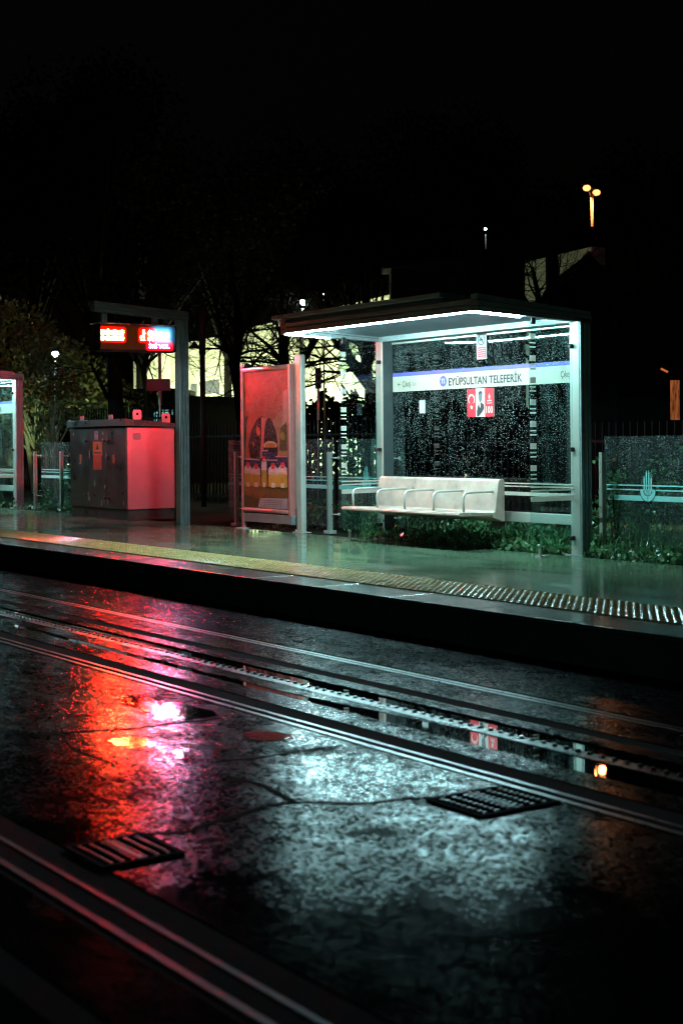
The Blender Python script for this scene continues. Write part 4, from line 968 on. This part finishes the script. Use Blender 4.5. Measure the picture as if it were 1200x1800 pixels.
# hedge segments in front of the lit wall
def hedge(px0, px1, D, h, label, seed, n=5000):
    rnd = random.Random(seed); a = at_d(px0, 770, D); b = at_d(px1, 770, D); a.z = b.z = 0; off = (a + b) / 2
    t = thing('hedge', label, 'hedge', off, 'clipped hedges in front of the floodlit wall'); f = MB(off); dep = FW * .5
    for i in range(n):
        k = rnd.random(); p = a.lerp(b, k) + dep * rnd.uniform(-1, 1); hh = h * (1 + .07 * math.sin(k * 23) + .05 * math.sin(k * 61)); p.z = hh * (rnd.random() ** .6)
        leaf(f, p, rnd.uniform(.1, .2), rnd, .1, .4)
    f.build('foliage', M['leaf_dark'], t); st = MB(off)
    for k in range(12): p = a.lerp(b, (k + .5) / 12); st.tube([p, p + Vector((0, 0, h * .8))], [.05, .02], 5)
    st.build('stems', M['bark'], t)
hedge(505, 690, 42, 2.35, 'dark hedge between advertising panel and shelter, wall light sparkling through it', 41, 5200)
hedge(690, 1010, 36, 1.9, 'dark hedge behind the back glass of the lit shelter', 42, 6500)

# ================================================================== BACKGROUND BUILDINGS AND LIGHTS
def wall_pt(px, z=None, k=1.3):
    D = 45 * k * 925 / (px + 435); p = at_d(px, 770, D); return Vector((p.x, p.y, z if z is not None else 0))
A_, B_ = wall_pt(236), wall_pt(1042); dvec = (B_ - A_).normalized(); nrm = Vector((-dvec.y, dvec.x, 0)); hw = 5.93
if nrm.dot(FW) < 0: nrm = -nrm
t = thing('floodlit_building', 'long pale yellow building front floodlit behind the bare trees', 'building', A_)
m = MB(A_); th = nrm * .4
m.add([A_, B_, B_ + th, A_ + th] + [q + Vector((0, 0, hw)) for q in (A_, B_, B_ + th, A_ + th)], [(3, 2, 1, 0), (4, 5, 6, 7), (0, 1, 5, 4), (1, 2, 6, 5), (2, 3, 7, 6), (3, 0, 4, 7)])
m.build('wall', M['cream'], t)
m = MB(A_); e = -nrm * .5
m.add([q + Vector((0, 0, hw + .003)) for q in (A_ + e, B_ + e, B_ + th, A_ + th)] + [q + Vector((0, 0, hw + .5)) for q in (A_ + e, B_ + e, B_ + th, A_ + th)], [(3, 2, 1, 0), (4, 5, 6, 7), (0, 1, 5, 4), (1, 2, 6, 5), (2, 3, 7, 6), (3, 0, 4, 7)])
m.build('dark_eave', M['void'], t)
for (pa, pb, z0, z1) in ((361, 386, 3.35, 3.95), (337, 347, 3.3, 3.9)):
    a, b = wall_pt(pa), wall_pt(pb); m = MB(A_); o1 = -nrm * .04; o2 = -nrm * .003
    m.add([a + o1 + Vector((0, 0, z0)), b + o1 + Vector((0, 0, z0)), b + o2 + Vector((0, 0, z0)), a + o2 + Vector((0, 0, z0)), a + o1 + Vector((0, 0, z1)), b + o1 + Vector((0, 0, z1)), b + o2 + Vector((0, 0, z1)), a + o2 + Vector((0, 0, z1))],
          [(3, 2, 1, 0), (4, 5, 6, 7), (0, 1, 5, 4), (1, 2, 6, 5), (2, 3, 7, 6), (3, 0, 4, 7)]); m.build('window', M['grey_ink'], t)
# floodlights on the ground washing the wall
def floodlight(px, out, energy, label, size=.5, col=(.9, 1, .64)):
    w = wall_pt(px); p = w - nrm * out; p.z = .2
    t = thing('floodlight', label, 'floodlight', p, 'ground floodlights washing the pale building')
    m = MB(p); m.box(p.x - .2, p.x + .2, p.y - .15, p.y + .15, .02, .16); m.build('housing', M['black'], t)
    l = bpy.data.lights.new('flood', 'AREA'); l.energy = energy * 1.2; l.color = col; l.size = size
    o = bpy.data.objects.new('lamp', l); COL.objects.link(o); o.parent = t
    tgt = w + Vector((0, 0, 3.6)) - p; o.location = (0, 0, .12); o.rotation_euler = Vector((tgt.x, tgt.y, tgt.z)).to_track_quat('-Z', 'Y').to_euler()
for i, (px, o_, en, lb) in enumerate(((285, 5, 1500, 'hidden floodlight behind the display gantry'), (370, 4.5, 1100, 'hidden floodlight left of the forked tree'), (450, 4, 900, 'hidden floodlight behind the advertising panel'), (545, 3.6, 1000, 'hidden floodlight beyond the signal head'),
                                  (640, 3.4, 1100, 'hidden floodlight beyond the leaning tree'), (1000, 3.0, 90, 'hidden floodlight behind the right end of the shelter'))):
    floodlight(px, o_, en, lb)
# dark block and gabled house in front of the right part of the wall
a, b = at_d(690, 770, 38), at_d(925, 770, 36); a.z = b.z = 0
t = thing('dark_block', 'unlit flat roofed block behind the lit shelter', 'building', a)
m = MB(a); q = FW * 1.5
m.add([v + Vector((0, 0, z)) for z in (0, 5.6) for v in (a, b, b + q, a + q)], [(3, 2, 1, 0), (4, 5, 6, 7), (0, 1, 5, 4), (1, 2, 6, 5), (2, 3, 7, 6), (3, 0, 4, 7)]); m.build('walls', M['dark_wall'], t)
m = MB(a); m.add([v + Vector((0, 0, z)) for z in (5.603, 5.75) for v in (a - RT * .2, b + RT * .2, b + q + RT * .2, a + q - RT * .2)], [(3, 2, 1, 0), (4, 5, 6, 7), (0, 1, 5, 4), (1, 2, 6, 5), (2, 3, 7, 6), (3, 0, 4, 7)]); m.build('roof', M['dark_wall'], t)
D_ = 31.; a = at_d(966, 770, D_); a.z = 0; t = thing('gabled_house', 'dark gabled house with a pale sloping roof edge left of the orange street lamp', 'house', a)
m = MB(a); out = [(985, None), (985, 503), (1036, 443), (1120, 540), (1120, None)]; fr = []
for x, y in out:
    v = at_d(x, y or 770, D_); fr.append(Vector((v.x, v.y, 0 if y is None else v.z)))
q = FW * 4.; n = len(fr); m.add(fr + [v + q for v in fr], [tuple(range(n))[::-1], tuple(range(n, 2 * n))] + [(i, (i + 1) % n, n + (i + 1) % n, n + i) for i in range(n)]); m.build('walls', M['dark_wall'], t)
m = MB(a); u = (fr[2] - fr[1]).normalized(); m.tube([fr[1] - FW * .05, fr[2] - FW * .05], .05, 6); m.build('roof_edge', M['white_film'], t)
m = MB(a); v0 = at_d(966, 770, D_); v1 = at_d(984, 770, D_); m.add([Vector((p_.x, p_.y, 0)) + k * FW * .4 + Vector((0, 0, z)) for z in (0, at_d(970, 446, D_).z) for p_, k in ((v0, 0), (v1, 0), (v1, 1), (v0, 1))], [(3, 2, 1, 0), (4, 5, 6, 7), (0, 1, 5, 4), (1, 2, 6, 5), (2, 3, 7, 6), (3, 0, 4, 7)]); m.build('chimney_stack', M['dark_wall'], t)
# dark low bus-like kiosk with a few lit windows
a, b = at_d(318, 770, 42), at_d(425, 770, 44); a.z = b.z = 0
def slab_between(m, a, b, n_, dep, z0, z1, eps=0.):
    q = n_ * dep; e0 = -n_ * eps
    m.add([a + e0 + Vector((0, 0, z0)), b + e0 + Vector((0, 0, z0)), b + q + Vector((0, 0, z0)), a + q + Vector((0, 0, z0)), a + e0 + Vector((0, 0, z1)), b + e0 + Vector((0, 0, z1)), b + q + Vector((0, 0, z1)), a + q + Vector((0, 0, z1))],
          [(3, 2, 1, 0), (4, 5, 6, 7), (0, 1, 5, 4), (1, 2, 6, 5), (2, 3, 7, 6), (3, 0, 4, 7)])
t = thing('kiosk', 'low dark kiosk with a flat roof between the gantry and the forked tree', 'kiosk', a)
m = MB(a); slab_between(m, a, b, FW, 2., 0, 2.35); m.build('walls', M['dark_wall'], t)
m = MB(a); slab_between(m, a - RT * .2, b + RT * .2, FW, 2.1, 2.353, 2.5, .25); m.build('roof', M['dark_wall'], t)
a, b = at_d(120, 770, 46), at_d(316, 770, 46); a.z = b.z = 0
t = thing('low_building', 'low dark building with small cyan lit windows behind the cabinet', 'building', a)
m = MB(a); slab_between(m, a, b, FW, 3., 0, 2.7); m.build('walls', M['dark_wall'], t)
m = MB(a); slab_between(m, a - RT * .2, b + RT * .2, FW, 3.1, 2.703, 2.85, .25); m.build('roof', M['dark_wall'], t)
W_c = emit('lit_window_cyan', (.25, .75, .8), .75); W_d = emit('lit_window_dim', (.3, .7, .55), .35)
for (x0, x1, y0, y1, mt) in ((141, 148, 722, 731, W_d), (157, 164, 721, 732, W_c), (224, 230, 722, 736, W_c), (271, 276, 726, 740, W_c), (272, 296, 724, 727, W_c), (285, 297, 720, 722, W_d), (302, 304, 720, 729, W_d)):
    p0 = at_d(x0, y1, 46); p1 = at_d(x1, y0, 46); m = MB(a); q0 = Vector((p0.x, p0.y, 0)); q1 = Vector((p1.x, p1.y, 0)); slab_between(m, q0, q1, FW, -.004, min(p0.z, p1.z), max(p0.z, p1.z), .03); m.build('window', mt, t)
# dark wide-screen hill / terrace mass with orange lit doorway at right
a, b = at_d(1085, 770, 26), at_d(1290, 770, 26); a.z = b.z = 0
t = thing('dark_building', 'unlit building at the right edge with one narrow orange glowing doorway', 'building', a)
m = MB(a); slab_between(m, a, b, FW, 4., 0, 3.6); m.build('walls', M['dark_wall'], t)
p0, p1 = at_d(1178, 738, 26), at_d(1193, 668, 26); m = MB(a); slab_between(m, Vector((p0.x, p0.y, 0)), Vector((p1.x, p1.y, 0)), FW, -.004, p0.z, p1.z, .03)
mt, nt, N, L = new_mat('orange_door'); o = N.new('ShaderNodeOutputMaterial'); e = N.new('ShaderNodeEmission'); nn = N.new('ShaderNodeTexNoise'); nn.inputs['Scale'].default_value = 3.; cr = N.new('ShaderNodeValToRGB')
cr.color_ramp.elements[0].color = (.09, .02, .004, 1); cr.color_ramp.elements[1].color = (.36, .11, .035, 1); cr.color_ramp.elements[0].position = .3; cr.color_ramp.elements[1].position = .65; L.new(nn.outputs[0], cr.inputs[0]); L.new(cr.outputs[0], e.inputs[0]); e.inputs[1].default_value = .9; L.new(e.outputs[0], o.inputs[0])
m.build('doorway', mt, t)
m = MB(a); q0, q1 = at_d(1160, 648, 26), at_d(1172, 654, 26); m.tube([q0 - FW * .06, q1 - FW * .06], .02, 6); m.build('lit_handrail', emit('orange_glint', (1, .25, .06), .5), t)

# lamps
def street_lamp(px, py, D, label, col, strength, rad=.07, heads=1, pole_r=.06, light=0, dx=17, dy=8, name='street_lamp', group=None, hw_=1.):
    p = at_d(px, py, D); base = Vector((p.x, p.y, 0)); t = thing(name, label, 'street lamp', base, group)
    c = base if heads == 1 else base + RT * (dx * .5) * D / F
    m = MB(base); m.tube([c + Vector((0, 0, -.05)), c + Vector((0, 0, p.z - .15 * heads))], [pole_r, pole_r * .7], 10); m.build('pole', M['steel'], t)
    E_ = emit('lamp_glow', col, strength)
    for i in range(heads):
        q = p if i == 0 else at_d(px + dx, py + dy, D)
        m = MB(base); n, k = 12, 6; vs = []; fs = []
        for a in range(k + 1):
            th_ = math.pi * a / k
            for b in range(n): vs.append(q + Vector((math.cos(2 * math.pi * b / n) * math.sin(th_) * rad * hw_, math.sin(2 * math.pi * b / n) * math.sin(th_) * rad * hw_, math.cos(th_) * rad * (.8 if heads == 1 else .75))))
        for a in range(k):
            for b in range(n): fs.append((a * n + b, a * n + (b + 1) % n, (a + 1) * n + (b + 1) % n, (a + 1) * n + b))
        m.smooth = True; m.add(vs, fs); h_ = m.build('lamp_head', E_, t)
        m = MB(base); m.tube([q + Vector((0, 0, rad * .9)), q + Vector((0, 0, rad * 1.3))], [rad * 1.5 * hw_, rad * .6], 12)
        if heads > 1: m.tube([c + Vector((0, 0, p.z - .3)), q + Vector((0, 0, rad * 1.2))], .03, 6)
        m.build('lamp_hood', M['iron'], h_)
        if light:
            l = bpy.data.lights.new('bulb', 'POINT'); l.energy = light; l.color = col; l.shadow_soft_size = rad; o = bpy.data.objects.new('bulb', l); COL.objects.link(o); o.parent = t
            o.location = q - base - Vector((0, 0, rad * 2.2))
    return t
street_lamp(1031, 330, 45, 'twin headed orange street lamp on a tall pole above the shelter', (1, .30, .08), 4.5, .12, 2, .065, 45, hw_=1.0)
street_lamp(531, 532, 40, 'bright white distant lamp above the left end of the shelter roof', (.75, 1, .75), 200, .09, 1, .05)
street_lamp(568, 517, 41, 'tiny faint white lamp right of the brighter one over the roof', (.8, 1, .95), 25, .028, 1, .03)
street_lamp(853, 402, 42, 'tiny distant lamp high on the hillside above the shelter', (.7, 1, 1), 30, .04, 1, .03)
street_lamp(906, 429, 42, 'very faint bluish lamp high on the hillside, lower than its neighbour', (.1, .3, .5), 1.2, .05, 1, .03)
street_lamp(97, 622, 34, 'white park lamp shining among the trees at left', (.55, .9, 1), 90, .075, 1, .04)
# park lamp warm light washing the leaves: fixture below crown
def bollard(px, D, energy, label, col):
    p = at_d(px, 770, D); p.z = 0; t = thing('garden_light', label, 'garden light', p, 'garden lights among the shrubs'); m = MB(p); m.tube([p, p + Vector((0, 0, .5))], .06, 10); m.build('stem', M['iron'], t)
    m = MB(p); m.tube([p + Vector((0, 0, .501)), p + Vector((0, 0, .58))], .07, 10); m.build('housing', M['iron'], t)
    l = bpy.data.lights.new('bulb', 'SPOT'); l.energy = energy * 1.5; l.color = col; l.shadow_soft_size = .05; l.spot_size = R(110); l.spot_blend = .6; o = bpy.data.objects.new('bulb', l); COL.objects.link(o); o.parent = t; o.location = (0, 0, .62)
    v = FW * .8 + UP; o.rotation_euler = v.to_track_quat('-Z', 'Y').to_euler()
bollard(70, 34.5, 130, 'hidden garden light behind the railing right of the second shelter', (.72, 1, .5))
bollard(125, 35, 90, 'hidden garden light behind the railing left of the cabinet', (.6, 1, .55))
bollard(15, 37, 130, 'hidden garden light behind the second shelter', (1, .85, .4))
# post with lantern, signal head, sign plates
p = at_d(357, 770, 27); p.z = 0; t = thing('utility_pole', 'thick dark utility pole right of the display gantry, with a small hanging lantern', 'pole', p)
top = at_d(357, 540, 27).z; sw = at_d(357, 623, 27).z
m = MB(p); m.tube([p, p + Vector((0, 0, sw))], .05, 12); m.tube([p + Vector((0, 0, sw)), p + Vector((0, 0, top))], .062, 12); m.build('pole', M['iron'], t)
q = at_d(341, 607, 27); m = MB(p); m.tube([Vector((p.x, p.y, q.z + .09)), Vector((q.x, q.y, q.z + .11)), q + Vector((0, 0, .05))], .012, 6); m.tube([q + Vector((0, 0, .07)), q + Vector((0, 0, .02)), q - Vector((0, 0, .05))], [.02, .05, .12], 12); m.build('lantern', M['iron'], t)
p = at_d(560, 770, 26); p.z = 0; t = thing('traffic_signal', 'dark unlit traffic signal on a thin pole left of the leaning tree', 'traffic signal', p)
z0, z1 = at_d(560, 683, 26).z, at_d(560, 646, 26).z; m = MB(p); m.tube([p, p + Vector((0, 0, z0))], .022, 8); m.build('pole', M['steel'], t)
m = MB(p); slab_between(m, p - RT * .055, p + RT * .055, FW, .14, z0, z1); m.build('signal_head', M['black'], t)
m = MB(p)
for k in range(3):
    c = p - FW * .004 + Vector((0, 0, z0 + (k + .5) * (z1 - z0) / 3)); m.tube([c, c - FW * .05], .045, 12)
m.build('lens_hood', M['black'], t)
p = at_d(282, 770, 31); p.z = 0; t = thing('road_sign', 'dark rectangular sign plate on a pole behind the cabinet, under the display', 'sign', p)
m = MB(p); m.tube([p, Vector((p.x, p.y, at_d(282, 618, 31).z))], .035, 8); m.build('pole', M['steel'], t)
za, zb = at_d(282, 687, 31).z, at_d(282, 666, 31).z; m = MB(p); slab_between(m, p - RT * .28 - FW * .06, p + RT * .22 - FW * .06, FW, .03, za, zb); m.build('plate', M['black'], t)

# ================================================================== SKY AND CAMERA
w = bpy.data.worlds.new('World'); scene.world = w; w.use_nodes = True
N = w.node_tree.nodes; L = w.node_tree.links; N.clear()
o = N.new('ShaderNodeOutputWorld'); bg = N.new('ShaderNodeBackground'); sk = N.new('ShaderNodeTexSky'); sk.sky_type = 'NISHITA'; sk.sun_disc = False
sk.sun_elevation = R(-4); sk.sun_rotation = R(200); L.new(sk.outputs[0], bg.inputs[0]); bg.inputs[1].default_value = .045; L.new(bg.outputs[0], o.inputs[0])

cam = bpy.data.cameras.new('Camera'); co = bpy.data.objects.new('Camera', cam); COL.objects.link(co)
r2 = RT * math.cos(ROLL) - UP * math.sin(ROLL); u2 = RT * math.sin(ROLL) + UP * math.cos(ROLL); b2 = -FW
co.matrix_world = Matrix(((r2.x, u2.x, b2.x, CAM.x), (r2.y, u2.y, b2.y, CAM.y), (r2.z, u2.z, b2.z, CAM.z), (0, 0, 0, 1)))
cam.sensor_fit = 'HORIZONTAL'; cam.sensor_width = 36; cam.lens = F / 1200 * 36; cam.shift_y = -(900 - CY0) / 1200
cam.clip_start = .05; cam.clip_end = 1500
cam.dof.use_dof = True; cam.dof.focus_distance = 16.; cam.dof.aperture_fstop = 4.2; cam.dof.aperture_blades = 0
scene.camera = co
vs = scene.view_settings; scene.display_settings.display_device = 'sRGB'; vs.view_transform = 'Standard'; vs.look = 'None'; vs.exposure = 0; vs.gamma = 1
cy = scene.cycles; cy.max_bounces = 6; cy.diffuse_bounces = 2; cy.glossy_bounces = 4; cy.transparent_max_bounces = 16; cy.sample_clamp_indirect = 4; cy.sample_clamp_direct = 0; cy.caustics_reflective = False; cy.caustics_refractive = False
cy.use_denoising = True; cy.filter_width = 1.15
